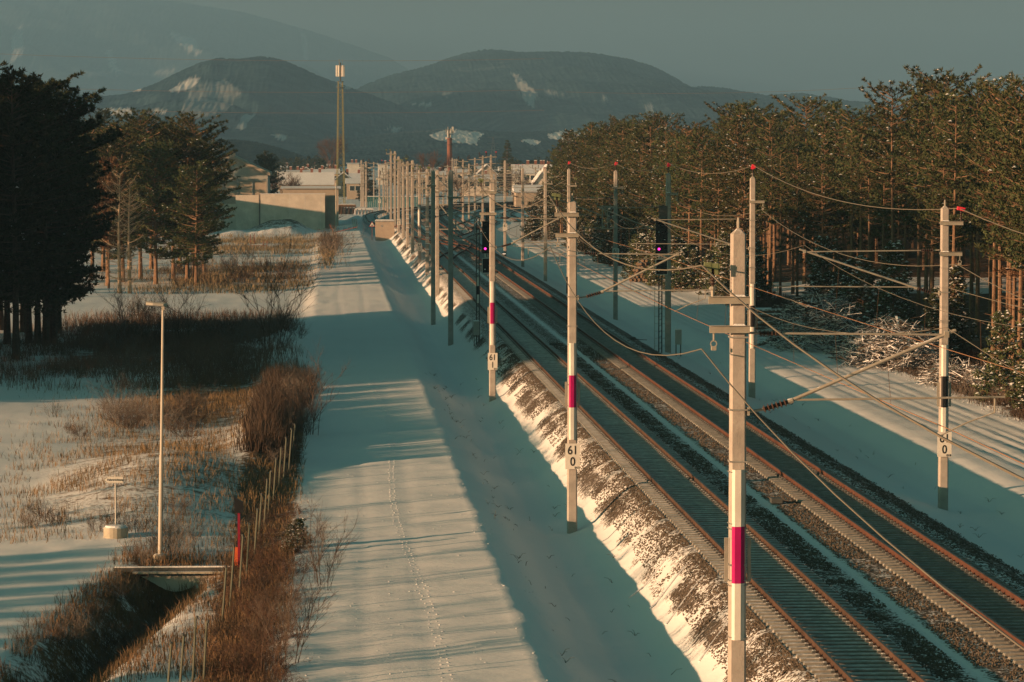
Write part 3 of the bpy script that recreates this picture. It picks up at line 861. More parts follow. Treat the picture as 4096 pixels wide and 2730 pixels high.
descr = ['with a pale oval lamp', 'without a lamp']
for i, (px, pt, pb, Y, lamp) in enumerate(rows):
    side_ = 'left edge of the station' if px < 1560 else 'middle of the station' if px < 1800 else 'right half of the station' if px < 2000 else 'street behind the young pines'
    far_mast(px, pt, pb, Y, lamp, 'slim mast %s, %s at the %s' % (descr[0] if lamp else descr[1], ['first', 'second', 'third', 'fourth', 'fifth', 'sixth', 'seventh', 'eighth', 'ninth', 'tenth', 'eleventh'][[j for j in range(len(rows)) if (rows[j][0] < 1560, rows[j][0] < 1800, rows[j][0] < 2000) == (px < 1560, px < 1800, px < 2000)].index(i)], side_), arm=[1.6, 0, 2.2, 1.2][i % 4], w=.42 if px in (1464.5, 1454, 1446) else .34)
r61 = [o for o in bpy.data.objects if o.name.startswith('station_mast')][13]
sg = MB().box((0, -.25, 1.0 + 2.2), (.5, .02, .85)).build('number_sign', M['white'], r61)
text_obj('61', .4, (0, -.265, 3.4), sg); text_obj('7', .4, (0, -.265, 3.0), sg)

# portal beams between station masts
def portal(u0, u1, Y, v, label, depth=.5):
    a = at(u0, v, Y); c = at(u1, v, Y)
    b = MB(); x0, x1, z = a[0], c[0], a[2]
    for zz in (0, -depth): b.bar((x0, Y, z + zz), (x1, Y, z + zz), .09)
    n = max(3, int((x1 - x0) / 1.0))
    for i in range(n):
        xa = x0 + (x1 - x0) * i / n; xb = x0 + (x1 - x0) * (i + 1) / n
        b.bar((xa, Y, z if i % 2 else z - depth), (xb, Y, z - depth if i % 2 else z), .05)
    o = b.build('portal_beam', M['steel'], None)
    tag(o, label, 'portal beam', 'lattice beams spanning the station tracks')
portal(1075, 1215, 700, 400, 'high lattice beam spanning the right half of the station yard')
portal(1040, 1160, 820, 412, 'lattice beam farther back spanning the middle of the yard')
portal(860, 945, 700, 428, 'lattice beam low on the left side of the yard')

# ------------------------------------------------------------------ wires
def sagging(p, q, sag, n=14):
    p = Vector(p); q = Vector(q)
    return [p.lerp(q, i / n) - Vector((0, 0, 4 * sag * (i / n) * (1 - i / n))) for i in range(n + 1)]
def wire(name, pts, sags, r, label, cat, mat='wire', group=None, n=14, parent=None):
    b = MB(); P = []
    for i in range(len(pts) - 1):
        s = sagging(pts[i], pts[i + 1], sags[i] if isinstance(sags, (list, tuple)) else sags, n)
        P += s if i == 0 else s[1:]
    b.tube(P, r, 4 if r < .03 else 6)
    o = b.build(name, M[mat], parent)
    return tag(o, label, cat, group) if parent is None else o
GW = 'overhead wires'
def catenary(xt, ys, label, up=0.0):
    t = empty('contact_line', (0, 0, 0), 0, label, 'contact line', GW)
    bx = [xt + float(bend(y)) for y in ys]
    cz = [5.72] * len(ys)
    zig = [(.18 if i % 2 else -.18) for i in range(len(ys))]
    wire('messenger_wire', [(x, y, 7.74 + up) for x, y in zip(bx, ys)], 1.05, .008, 0, 0, parent=t)
    wire('contact_wire', [(x + g, y, 5.72 + up) for x, y, g in zip(bx, ys, zig)], .02, .010, 0, 0, 'wire_cu', parent=t)
    for i in range(len(ys) - 1):
        if ys[i] > 330: break
        for k in range(1, 7):
            f = k / 7
            z = 7.74 + up - 4 * 1.05 * f * (1 - f)
            x = bx[i] * (1 - f) + bx[i + 1] * f; xc_ = x + zig[i] * (1 - f) + zig[i + 1] * f
            y = ys[i] * (1 - f) + ys[i + 1] * f
            MB().tube([(x, y, z), (xc_, y, 5.72 + up)], .006, 3).build('dropper', M['wire_cu'], t)
catenary(X1, [5, 67, 119, 181, 235, 300, 340, 375, 434, 500, 560, 640, 720, 800], 'contact line with droppers above the left main track', .13)
catenary(X2, [6, 64, 122, 178, 214, 258, 301, 329, 370, 406, 470, 540, 600, 700, 800], 'contact line with droppers above the right main track', .22)
wire('feeder_wire', [(7.2, 5, 8.9), (7.2, 67, 9.08), (7.55, 119, 9.75), (7.7, 181, 9.75), (7.4, 235, 9.6), (8.3, 340, 9.3), (8.8, 407, 9.6), (9.2, 468, 9.7), (9.6, 530, 10.6), (14, 640, 9.5)], [1.1, .9, .9, .8, 1.3, .9, .8, .8, 1.2], .018,
     'thick grey feeder wire carried on the post insulators of the left masts', 'feeder wire', group=GW)
wire('return_wire', [(7.2, 5, 7.2), (7.2, 67, 7.47), (7.6, 119, 8.0), (7.75, 181, 7.6), (7.4, 235, 7.5), (8.3, 340, 7.3), (9.2, 468, 7.5), (9.8, 560, 7.5)], [1.2, 1.3, 1.1, .9, 1.4, 1.5, 1.0], .014,
     'thin return wire hanging from the lower crossarms of the left masts', 'return wire', group=GW)
RX = [(px - 1308) / F * Y for px, Y, *_ in RIGHT]
wire('feeder_wire', [(RX[0] + .9, 58, 9.2), (RX[0] + .5, 122, 9.25), (RX[1] + .05, 178, 10.5), (RX[2] + .05, 214, 10.45), (RX[3], 258, 10.3), (RX[4], 301, 10.2), (RX[5] + .4, 329, 8.8), (RX[6] + .4, 370, 8.6)], [1.1, .75, .5, .5, .45, .5, .5], .018,
     'thick feeder wire along the red capped mast tops right of the tracks', 'feeder wire', group=GW)
wire('return_wire', [(RX[0] + .9, 58, 7.0), (RX[0] + .45, 122, 7.28), (RX[1] + .45, 178, 8.25), (RX[2] + .45, 214, 8.2), (RX[3] + .45, 258, 8.1), (RX[5], 329, 8.1)], [1.2, .95, .6, .6, .9], .015,
     'thinner return wire below the feeder right of the tracks', 'return wire', group=GW)
wire('stay_wire', [(RX[0], 122, 6.5), (RX[0] + 4.5, 110, 5.4)], .1, .012, 'thin stay wire leaving the right-hand 61 0 mast towards the forest', 'stay wire', group=GW)
k = 0
for (xa, ya, za, xb, yb, zb_) in ((12, 340, 7.6, 30, 700, 8), (13, 406, 7.3, 22, 600, 7.5), (15, 406, 5.9, 38, 760, 6), (20.5, 370, 7.9, 28, 640, 8.2), (16, 434, 8.0, 18, 640, 7.2), (11, 468, 6.6, 15.5, 640, 7.0), (9.8, 500, 8.4, 12, 690, 9), (10, 434, 6.8, 13, 640, 6.6)):
    k += 1
    wire('span_wire', [(xa, ya, za), (xb, yb, zb_)], .8, .022, 'overhead wire above the station throat from a mast ' + ref(xa, ya, SREF), 'overhead wire', group='tangled wires above the station throat')

# cross-span beams and cantilevers in the distance
random.seed(21)
for i in range(46):
    Y = random.uniform(420, 800); xb = float(bend(Y)) + random.choice([9.8, 14.3, 19.0, 24.0, 29]); z = random.uniform(5.6, 8.2)
    L = random.uniform(1.8, 3.6) * random.choice([-1, 1])
    b = MB().tube([(xb, Y, z - .9), (xb + L, Y, z + random.uniform(-.1, .5))], .035, 5)
    b.tube([(xb, Y, z + .4), (xb + L, Y, z + .35)], .026, 4)
    b.tube([(xb + L * .3, Y, z - .5), (xb + L * 1.15, Y, z - .6)], .026, 4)
    tag(b.build('cantilever_arm', M['arm'], None), 'pale tubular cantilever over the station tracks, ' + ref(xb, Y, SREF), 'cantilever arm', 'cantilevers over the station tracks')

# ------------------------------------------------------------------ signals
def signal(X, Y, zb, post_top, hx, ztop, label, cab_dx, own_post=True, stripes=True):
    r = empty('railway_signal', (X, Y, zb), 0, label, 'railway signal', 'tall colour light signals showing red')
    o = lambda z: z - zb
    if own_post:
        b = MB()
        for sx in (-.09, .09): b.bar((sx, 0, -.2), (sx, 0, o(post_top)), .07)
        z = .2
        while z < o(post_top): b.bar((-.09, 0, z), (.09, 0, z + .12), .03); z += .35
        b.build('post', M['steel_dark'], r)
        b = MB()
        for yy in (-.32, .32): b.bar((yy, .25, o(3.0)), (yy, .25, .1), .03)
        for q in range(9): b.bar((-.32, .25, .4 + q * .45), (.32, .25, .4 + q * .45), .02)
        b.build('ladder', M['steel'], r)
    if stripes:
        for q, m in enumerate(('white', 'black', 'white')):
            MB().box((0, -.06, o(2.9 - q * .55)), (.13, .02, .55)).build('stripe_plate', M[m], r)
    H = 2.05; wd = .72
    head = MB().box((hx, -.18, o(ztop) - H / 2), (wd, .10, H)).build('signal_head', M['black'], r)
    hood = MB()
    for i, (lx, lz) in enumerate(((-.16, .75), (.16, .72), (.18, .32), (-.18, .2), (.17, -.25), (-.16, -.72), (.17, -.62))):
        c = (hx + lx, -.235, o(ztop) - H / 2 + lz)
        lit = i == 5
        MB().lathe([(0, .075), (.02, .07), (.03, .05)], c, (0, -1, 0), 12).build('lens', M['magenta'] if lit else M['glass'], head)
        n = 9; vs = []
        for j in range(n):
            a = math.pi * (j / (n - 1)) * 1.0
            vs += [(c[0] + .095 * math.cos(a), c[1], c[2] + .095 * math.sin(a)), (c[0] + .095 * math.cos(a), c[1] - .20, c[2] + .075 * math.sin(a) + .01)]
        hood.add(vs, [(2 * j, 2 * j + 2, 2 * j + 3, 2 * j + 1) for j in range(n - 1)])
        if i in (1, 3, 4): hood.mat(1).box((c[0], c[1] - .1, c[2] + .105), (.10, .14, .03), taper=.5); hood.mat(0)
    hood.build('hood', [M['black'], M['snow']], head)
    MB().box((hx + .1, -.1, o(ztop) + .45), (.5, .3, .85)).build('top_box', M['steel_dark'], r)
    pl = MB().box((hx, -.2, o(ztop) - H - .13), (.42, .012, .27)).build('letter_plate', M['white'], r)
    text_obj('ES', .27, (hx, -.208, o(ztop) - H - .13), pl, 'letters')
    zl = o(ztop) - H - .32
    b = MB().box((hx, -.18, zl - .46), (.66, .10, .88)); lower = b.build('speed_indicator', M['black'], r)
    b = MB()
    for q in ((hx - .35, zl - .46, .035, .95), (hx + .35, zl - .46, .035, .95)): b.box((q[0], -.22, q[1]), (q[2], .05, q[3]))
    for z in (zl + .01, zl - .93): b.box((hx, -.22, z), (.735, .05, .035))
    b.build('indicator_frame', M['white'], lower)
    for lx, lz in ((-.18, -.25), (.18, -.25), (-.18, -.7), (.18, -.7)):
        MB().lathe([(0, .07), (.02, .065)], (hx + lx, -.235, zl + lz), (0, -1, 0), 10).build('lens', M['glass'], lower)
    MB().box((hx - .18, -.30, zl - .68), (.10, .14, .07), taper=.5).build('snow_cap', M['snow'], lower)
    # cabinet on legs
    b = MB().box((cab_dx, 0, .95), (.36, .34, .9)); b.mat(1).box((cab_dx, 0, 1.43), (.38, .36, .07), taper=.8)
    b.mat(2)
    for sx in (-.14, .14):
        for sy in (-.12, .12): b.bar((cab_dx + sx, sy, -.2), (cab_dx + sx, sy, .5), .04)
    b.build('cabinet', [M['cabinet'], M['snow'], M['steel_dark']], r)
    return r
sx_ = at(1098, 500, 223)[0]
signal(sx_, 223, gzf(sx_, 223), 6.9, .62, 6.75, 'tall black signal with crimson light and ES plate between the left masts', -.1)
signal(20.15, 211, gzf(20.15, 211), 7.0, .05, 7.05, 'tall black signal with crimson light and ES plate against the forest', 1.1, own_post=True, stripes=False)

def dwarf(px, py, Y, label):
    x = (px - 1308) / F * Y; z = CAMZ - (py - 600) / F * Y
    g = gzf(x, Y)
    r = empty('shunting_signal', (x, Y, g), 0, label, 'shunting signal', 'small shunting signals with two white lights')
    MB().bar((0, .05, -.1), (0, .05, max(.2, z - g)), .07).build('post', M['steel_dark'], r)
    MB().box((0, 0, z - g), (.36, .14, .34)).build('signal_box', M['black'], r)
    for s in (-.09, .09): MB().lathe([(0, .04), (.02, .035)], (s, -.08, z - g + .05), (0, -1, 0), 8).build('lens', M['lamp_warm'], r)
dwarf(1880, 1045, 380, 'small two-light shunting signal between the two main tracks')
dwarf(2016, 1018, 372, 'small two-light shunting signal at the foot of the dark right-hand mast')

# small track furniture
def box_thing(name, loc, dims, mat, label, cat, snow=True, legs=0.0, group=None):
    r = empty(name, loc, 0, label, cat, group)
    MB().box((0, 0, legs + dims[2] / 2), dims).build('housing', M[mat], r)
    MB().box((0, -dims[1] / 2 - .006, legs + dims[2] * .5), (dims[0] * .8, .012, dims[2] * .8)).build('door', M['steel'], r)
    if snow: MB().box((0, 0, legs + dims[2] + .04), (dims[0] * 1.02, dims[1] * 1.02, .08), taper=.8).build('snow_cap', M['snow'], r)
    if legs:
        for sx in (-1, 1): MB().bar((sx * dims[0] * .4, 0, -.2), (sx * dims[0] * .4, 0, legs), .05).build('leg', M['steel_dark'], r)
    return r
for (px, py, Y, lb) in ((3860, 1905, 0, 0),): pass
def ground_pt(u, v, it=12):
    """where the line of sight through (u, v) meets the ground"""
    k = 4096 / 2353.0; a = (u * k - 1308) / F; c = (v * k - 600) / F
    Y = 12.5 / c
    for _ in range(it):
        z = gzf(a * Y - float(bend(Y)) * 0, Y); Y = (CAMZ - z) / c
    return a * Y, Y, z
for u, v, lb in ((1270, 797, 'low dark points machine box beside the left rail near the second banded mast'), (1455, 784, 'low dark track magnet box on the ballast before the second signal'), (1790, 1165, 'small dark track magnet beside the left rail of the left track')):
    x, y, z = ground_pt(u, v)
    r = empty('track_magnet', (x, y, z), 0, lb, 'track magnet')
    MB().box((0, 0, .12), (.35, .5, .16)).build('housing', M['steel_dark'], r); MB().tube([(.15, 0, .1), (.5, .1, .04), (.9, 0, .02)], .02, 5).build('cable', M['black'], r)

# snowed-in cables across the bank
for i, (y, x0, x1) in enumerate(((100.5, 8.7, 10.1), (97, 9.0, 10.2), (93.5, 9.1, 10.3), (86, 9.2, 10.3))):
    pts = [(x0 + (x1 - x0) * t / 6, y + 1.6 * t / 6, gzf(x0 + (x1 - x0) * t / 6, y + 1.6 * t / 6) + .015) for t in range(7)]
    o = MB().tube(pts, .03, 5).build('ground_cable', M['snow'], None)
    tag(o, 'snow-covered cable running up the ballast bank, %s from the camera' % ['fourth', 'third', 'second', 'first'][i], 'cable', 'cables up the ballast bank')

# ------------------------------------------------------------------ pines
def tufts(P, D, n_per, L, wd, r_, up=.35, mats=None):
    """needle tufts: P centres (k,3), D main directions; returns triangles"""
    k = len(P); P = np.repeat(P, n_per, 0); D = np.repeat(D, n_per, 0)
    d = D * .9 + r_.normal(size=(k * n_per, 3)) * .75; d[:, 2] += up
    d /= np.linalg.norm(d, axis=1)[:, None] + 1e-9
    q = r_.normal(size=d.shape); s = np.cross(d, q); s /= np.linalg.norm(s, axis=1)[:, None] + 1e-9
    l = (L * (.7 + .6 * r_.random(len(d))))[:, None]
    a = P - s * wd * .5; b = P + s * wd * .5; c = P + d * l
    m = P + d * l * .55
    a2 = m - s * wd * .8; b2 = m + s * wd * .8
    V = np.stack([a, b, b2, c, a2], 1).reshape(-1, 3)
    i = np.arange(len(d)) * 5
    F3 = np.stack([i, i + 1, i + 2, i + 4], 1); F4 = np.stack([i + 4, i + 2, i + 3], 1)
    return V, F3, F4

def pine(name, H, base, Rad, seed, dense=1.0, mat='needle', trunk_r=.17, snow=.0, flat=.3, lean=0.0, bark='bark', dead=12, shape='pine', tl=.24, label=None, cat='pine tree', group=None, branch_only=False):
    if dense >= 1.3: bark = 'bark_dark'
    r_ = np.random.default_rng(seed); rd = random.Random(seed)
    root = empty(name, (0, 0, 0), 0, label, cat, group)
    tb = MB(); pts = []; ph = rd.random() * 6
    for i in range(9):
        t = i / 8
        pts.append((lean * t * H * .1 + .12 * math.sin(ph + t * 4) * t, .12 * math.cos(ph + t * 3) * t, t * H * .97 - .3 * (i == 0)))
    tb.tube(pts, [trunk_r * (1.25 if i == 0 else 1) * (1 - .86 * (i / 8)) for i in range(9)], 7)
    def trunk_at(z):
        t = max(0, min(.999, z / (H * .97))) * 8; i = int(t); f = t - i
        return Vector(pts[i]).lerp(Vector(pts[i + 1]), f)
    for i in range(dead):
        z = rd.uniform(H * .12, H * base); a = rd.random() * 6.28; L = rd.uniform(.3, 1.5)
        p = trunk_at(z); e = p + Vector((math.cos(a) * L, math.sin(a) * L, rd.uniform(-.15, .3) * L))
        tb.tube([p, p.lerp(e, .5) + Vector((0, 0, -.06)), e], [.028, .02, .008], 3)
        if L > .9:
            e2 = p.lerp(e, .6) + Vector((math.cos(a + .9) * .5, math.sin(a + .9) * .5, .15)); tb.tube([p.lerp(e, .6), e2], [.014, .006], 3)
    bb = MB(); TP, TD = [], []
    z = H * base
    while z < H * .985:
        t = (z / H - base) / (1 - base)
        if shape == 'pine': prof = (math.sin(math.pi * min(1, t * .78 + .22)) ** .7)
        elif shape == 'flat': prof = (.55 + .45 * math.sin(math.pi * t * .9)) * (1 if t < .8 else 1 - (t - .8) * 3.2)
        else: prof = (1 - t) ** .8 + .05
        nb = (6 if t < .9 else 4) if dense < 1.3 else 3
        for k in range(nb):
            if rd.random() > .93 * dense and t < .9: continue
            a = rd.random() * 6.28; L = Rad * prof * (rd.uniform(.5, 1.15) if dense < 1.3 else rd.uniform(.35, 1.0) + .35 * max(0, math.sin(a * 2 + z * 1.3))) + .12
            p0 = trunk_at(z + (rd.uniform(-.22, .22) if dense < 1.3 else 0))
            sl = (-.12 + .55 * t) if shape != 'spruce' else -.25
            dirv = Vector((math.cos(a), math.sin(a), 0))
            seg = [p0]; nseg = 4
            for j in range(1, nseg + 1):
                f = j / nseg
                seg.append(p0 + dirv * L * f + Vector((rd.uniform(-.1, .1), rd.uniform(-.1, .1), L * (sl * f + flat * f * f))))
            bb.tube(seg, [.045 * (1 - .7 * q / nseg) * (.5 + L / 5) for q in range(nseg + 1)], 3, False)
            nt_ = max(2, int(L / .34))
            for j in range(nt_):
                f = .28 + .72 * (j + rd.random() * .6) / nt_
                f = min(1, f); g = f * nseg; i0 = min(nseg - 1, int(g)); q = seg[i0].lerp(seg[i0 + 1], g - i0)
                sd = 1 if j % 2 else -1
                aa = a + sd * rd.uniform(.5, 1.3); tl_ = rd.uniform(.25, .75) * (1.15 - f * .5) * min(1, L / 1.6 + .3)
                e = q + Vector((math.cos(aa) * tl_, math.sin(aa) * tl_, rd.uniform(.0, .35) * tl_ + .05))
                if rd.random() < .6: bb.tube([q, e], [.014, .008], 3, False)
                for h in (.35, .7, 1.0):
                    TP.append(q.lerp(e, h) + Vector((rd.uniform(-.06, .06), rd.uniform(-.06, .06), rd.uniform(-.03, .08)))); TD.append((math.cos(aa) * .8, math.sin(aa) * .8, .45))
            TP.append(seg[-1]); TD.append((dirv.x, dirv.y, .5))
        z += H * (.040 if dense < 1.3 else .021) * rd.uniform(.6, 1.4) / max(.6, dense)
    if dense >= 1.3:      # stray low boughs below the main crown
        for q in range(26):
            z = rd.uniform(H * max(.10, base - .12), H * (base + .10)); a = rd.random() * 6.28; L = Rad * rd.uniform(.35, .95); p0 = trunk_at(z); dr = Vector((math.cos(a), math.sin(a), 0))
            seg = [p0 + dr * L * f + Vector((0, 0, -.10 * L * math.sin(3 * f) + .1 * L * f * f)) for f in (0, .33, .66, 1)]
            bb.tube(seg, [.04, .03, .02, .01], 3, False)
            for j in range(int(L * 9)):
                f = .35 + .65 * rd.random(); q0 = p0 + dr * L * f + Vector((rd.gauss(0, .32), rd.gauss(0, .32), rd.gauss(0, .16) - .08 * L * math.sin(3 * f))); TP.append(q0); TD.append((dr.x * .6, dr.y * .6, .5))
    # joined trunk + live branches keep one bark material
    n0 = len(tb.v); tb.add(bb.v, bb.f)
    tr = tb.build('trunk', M[bark], root); reg(root, tr)
    if branch_only: return root
    TP = np.array([tuple(p) for p in TP]); TD = np.array(TD)
    keep = r_.random(len(TP)) < .97
    TP, TD = TP[keep], TD[keep]
    V, F4, F3 = tufts(TP, TD, 7 if dense < 1.3 else 9, tl, .035 if dense < 1.3 else .045, r_)
    mi = np.zeros(len(F4) + len(F3), np.int32); mats = [M[mat]]
    if snow > 0:
        ks = r_.random(len(TP)) < snow
        SP = TP[ks]; k = len(SP)
        # little cushions of snow lying on tufts
        base_ = np.array([(1, 0, 0), (.3, .95, 0), (-.8, .6, 0), (-.8, -.6, 0), (.3, -.95, 0), (0, 0, .6)], float)
        sz = (.06 + .11 * r_.random(k))[:, None, None]
        SV = (base_[None] * sz + SP[:, None, :] + np.array([0, 0, .07])).reshape(-1, 3)
        f = np.array([(0, 1, 5), (1, 2, 5), (2, 3, 5), (3, 4, 5), (4, 0, 5)])
        SF = (f[None] + (np.arange(k) * 6)[:, None, None]).reshape(-1, 3) + len(V)
        V = np.concatenate([V, SV]); F3 = np.concatenate([F3, SF]); mi = np.concatenate([mi, np.ones(len(SF), np.int32)])
        mats.append(M['snowleaf'])
    cr = mesh_np('crown', V, [F4, F3], mats, root, mi)
    reg(root, cr)
    return root

# prototypes; each is placed first, then copied
def plant(proto, used, loc, s=1.0, label=None, group=None, cat=None):
    rz = random.random() * 6.28
    sc_ = (s * random.uniform(.9, 1.1), s * random.uniform(.9, 1.1), s * random.uniform(.93, 1.07))
    if proto.name not in used:
        used.add(proto.name); o = proto; o.location = loc; o.rotation_euler = (0, 0, rz); o.scale = sc_
    else: o = dup(proto, loc, rz, sc_)
    if label: o['label'] = label
    if group: o['group'] = group
    if cat: o['category'] = cat
    return o
USED = set()
random.seed(11)
GF = 'pines of the forest right of the tracks'
F_pr = [pine('pine_tree', 16.5, .50, 2.7, 1, .95, snow=.012, trunk_r=.17, dead=16),
        pine('pine_tree', 16.0, .42, 2.9, 2, .95, snow=.015, trunk_r=.16, dead=14),
        pine('pine_tree', 15.0, .30, 2.7, 3, 1.0, snow=.03, trunk_r=.15, shape='pine'),
        pine('pine_tree', 17.0, .58, 3.1, 4, .9, snow=.02, trunk_r=.19, shape='flat', dead=20),
        pine('pine_tree', 14.5, .20, 2.6, 5, 1.0, snow=.10, trunk_r=.14, shape='pine'),
        pine('pine_tree', 15.5, .45, 2.4, 6, .75, mat='needle_red', snow=.01, trunk_r=.15, dead=22)]
YP = [pine('young_pine', 5.2, .05, 1.5, 7, 1.0, snow=.26, trunk_r=.07, dead=0, shape='cone', cat='young pine', tl=.20),
      pine('young_pine', 3.6, .04, 1.3, 8, 1.0, snow=.30, trunk_r=.05, dead=0, shape='cone', cat='young pine', tl=.20)]

def hscale(y):
    return float(np.interp(y, [130, 165, 200, 240, 295, 312, 420, 520], [.85, .89, .95, .98, .95, .84, .80, .70]))
count = 0; rowsF = []
y = 139.0
while y < 522: rowsF.append((0, y)); y += 4.1
y = 142.0
while y < 522: rowsF.append((1, y)); y += 5.2
y = 150.0
while y < 530: rowsF.append((2, y)); y += 7.0
y = 160.0
while y < 530: rowsF.append((3, y)); y += 9.5
for row, y in rowsF:
    front = float(np.interp(y, [130, 165, 185, 200, 270, 300, 420, 480, 530], [34.5, 34.5, 37.5, 38.5, 38, 33, 32.5, 33, 38]))
    x = front + [0, 3.6, 7.6, 12.5][row] + random.uniform(-1.2, 1.6)
    yy = y + random.uniform(-1.5, 1.5)
    tall_trunks = 190 < y < 262
    if row == 0: pr = random.choice([0, 3, 3]) if tall_trunks else random.choices([0, 1, 2, 4, 5], [3, 3, 4, 4, .5])[0]
    elif row == 1: pr = random.choice([0, 3, 1]) if tall_trunks else random.choices([0, 1, 2, 3, 5], [3, 3, 2, 2, .3])[0]
    else: pr = random.choices([0, 1, 3, 5], [4, 3, 3, .4])[0]
    zz = gzf(x, yy)
    reg_ = 'the near end by the brush piles' if y < 200 else 'the tall dark stand behind the brush piles' if y < 265 else 'the stretch behind the second signal' if y < 350 else 'the far end by the town'
    lb = {0: 'tall high-crowned pine', 1: 'green half-crowned pine', 2: 'dense green pine', 3: 'flat-topped long-trunked pine', 4: 'low-branched snow-flecked pine', 5: 'thin brown-needled pine'}[pr]
    rw = ['at the forest edge', 'behind the edge trees', 'inside the forest', 'at the forest back'][row]
    uu = (1308 + x / yy * F) / 1.7408
    g_ = float(np.interp(uu, [1290, 1420, 1523, 1600, 1700, 1740, 1900, 2000, 2150, 2250, 2353], [38, 64, 62, 60, 96, 108, 130, 135, 162, 148, 176]))
    Ht = (11.3 + g_ * 1.7408 / F * yy) - zz + random.choice([.1, -.2, -.8, -1.6, -2.6, -3.4])
    Ht -= .9 if yy < 300 else .5
    Ht = min(17.5, max(9.5, Ht)); PH = [16.5, 16, 15, 17, 14.5, 15.5][pr]
    o = plant(F_pr[pr], USED, (x, yy, zz), Ht / PH, '%s %s, %s' % (lb, rw, ref(x, yy)), GF, 'pine tree')
    count += 1
print('forest trees', count)
# young snow-flecked pines along the edge
n = 0
for i in range(84):
    y = random.uniform(262, 470) if i < 30 else random.uniform(140, 180) if i < 42 else random.uniform(300, 420) if i < 56 else random.uniform(195, 330)
    front = float(np.interp(y, [130, 165, 195, 262, 300, 420, 480], [32.8, 32.8, 37, 35, 30.6, 30.4, 30]))
    x = front + random.uniform(-1.0, 2.2)
    plant(YP[i % 2], USED, (x, y, gzf(x, y)), random.uniform(.6, 1.15), '%s young snow-flecked pine at the forest edge, %s' % (['taller', 'smaller'][i % 2], ref(x, y)), 'young pines along the forest edge', 'young pine')
# pines beyond the tracks near the town
for i in range(12):
    y = random.uniform(430, 600); x = random.uniform(27, 34) + max(0, y - 480) * .06
    plant(YP[i % 2], USED, (x, y, gzf(x, y)), random.uniform(.9, 1.5), 'young pine beside the far sidings, ' + ref(x, y), 'young pines near the station', 'young pine')
# far wood mass behind
def far_wood(name, spots, hts, mat, label, seed, Rr=2.6, dens=150):
    r_ = np.random.default_rng(seed); Vs, A, B_ = [], [], []; off = 0; P, D = [], []
    for (x, y, z), h in zip(spots, hts):
        k = dens
        t = .25 + .75 * r_.random(k); a = r_.random(k) * 6.28
        rr = Rr * np.sin(np.pi * np.clip(t * .7 + .3, 0, 1)) ** .7 * np.sqrt(r_.random(k))
        P.append(np.stack([x + rr * np.cos(a), y + rr * np.sin(a), z + h * t], 1)); D.append(np.stack([np.cos(a), np.sin(a), a * 0 + .3], 1))
    P = np.concatenate(P); D = np.concatenate(D)
    V, F4, F3 = tufts(P, D, 5, .55, .22, r_)
    o = mesh_np(name, V, [F4, F3], M[mat])
    return tag(o, label, 'woodland', kind='stuff')
sp = []; hs = []
for i in range(420):
    y = random.uniform(150, 560); x = float(np.interp(y, [150, 560], [54, 52])) + random.uniform(0, 26); sp.append((x, y, gzf(x, y))); hs.append(16.2 * hscale(min(y, 400)) * random.uniform(.85, 1.03))
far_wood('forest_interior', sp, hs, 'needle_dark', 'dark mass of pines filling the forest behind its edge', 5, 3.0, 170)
# stems of that interior
b = MB()
for (x, y, z), h in zip(sp, hs): b.tube([(x, y, z - .3), (x, y, z + h * .8)], [.16, .07], 4)
tag(b.build('forest_interior_trunks', M['bark'], None), 'crowded dark trunks inside the forest', 'woodland', kind='stuff')

# ---- left groups
GA = 'big dark pines at the left edge'
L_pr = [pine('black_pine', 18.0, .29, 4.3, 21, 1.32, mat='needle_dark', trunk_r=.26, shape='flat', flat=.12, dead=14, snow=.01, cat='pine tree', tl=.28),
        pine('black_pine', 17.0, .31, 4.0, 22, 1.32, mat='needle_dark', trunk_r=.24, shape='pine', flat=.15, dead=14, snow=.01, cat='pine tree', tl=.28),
        pine('black_pine', 15.5, .22, 3.6, 23, 1.28, mat='needle', trunk_r=.2, shape='flat', flat=.15, dead=12, snow=.03, cat='pine tree', tl=.26),
        pine('black_pine', 14.0, .19, 3.4, 24, 1.28, mat='needle', trunk_r=.2, shape='pine', flat=.2, dead=10, snow=.03, cat='pine tree', tl=.26)]
A = [(108, 778, 229, 1, .93, 'rightmost pine of the big dark stand, with a leaning snow-streaked trunk'),
     (126, 770, 233, 0, .93, 'right-end pine of the big dark stand, its boughs reaching to the right'),
     (90, 770, 233, 0, .93, 'third pine from the right in the big dark stand'),
     (70, 768, 234, 1, .96, 'slender-trunked pine in the middle of the big dark stand'),
     (40, 830, 214, 0, .92, 'nearest pine at the left edge, its sunlit trunk standing apart'),
     (58, 735, 248, 0, .96, 'pine at the back of the big dark stand, left of its middle'),
     (20, 770, 232, 1, 1.0, 'tall pine near the left edge with sunlit top'),
     (-15, 780, 229, 0, .98, 'tall pine cut by the left edge of the photo'),
     (115, 735, 248, 1, .95, 'pine half hidden at the back of the big dark stand'),
     (-30, 740, 246, 0, .96, 'pine just past the left edge, only its boughs showing'),
     (5, 725, 252, 1, .98, 'pine behind the leftmost trunks'),
     (138, 740, 246, 1, .82, 'shorter pine behind the right end of the dark stand')]
for u, v, Y, pr, s, lb in A:
    x = at(u, v, Y)[0]; plant(L_pr[pr], USED, (x, Y, gzf(x, Y)), s, lb, GA, 'pine tree')
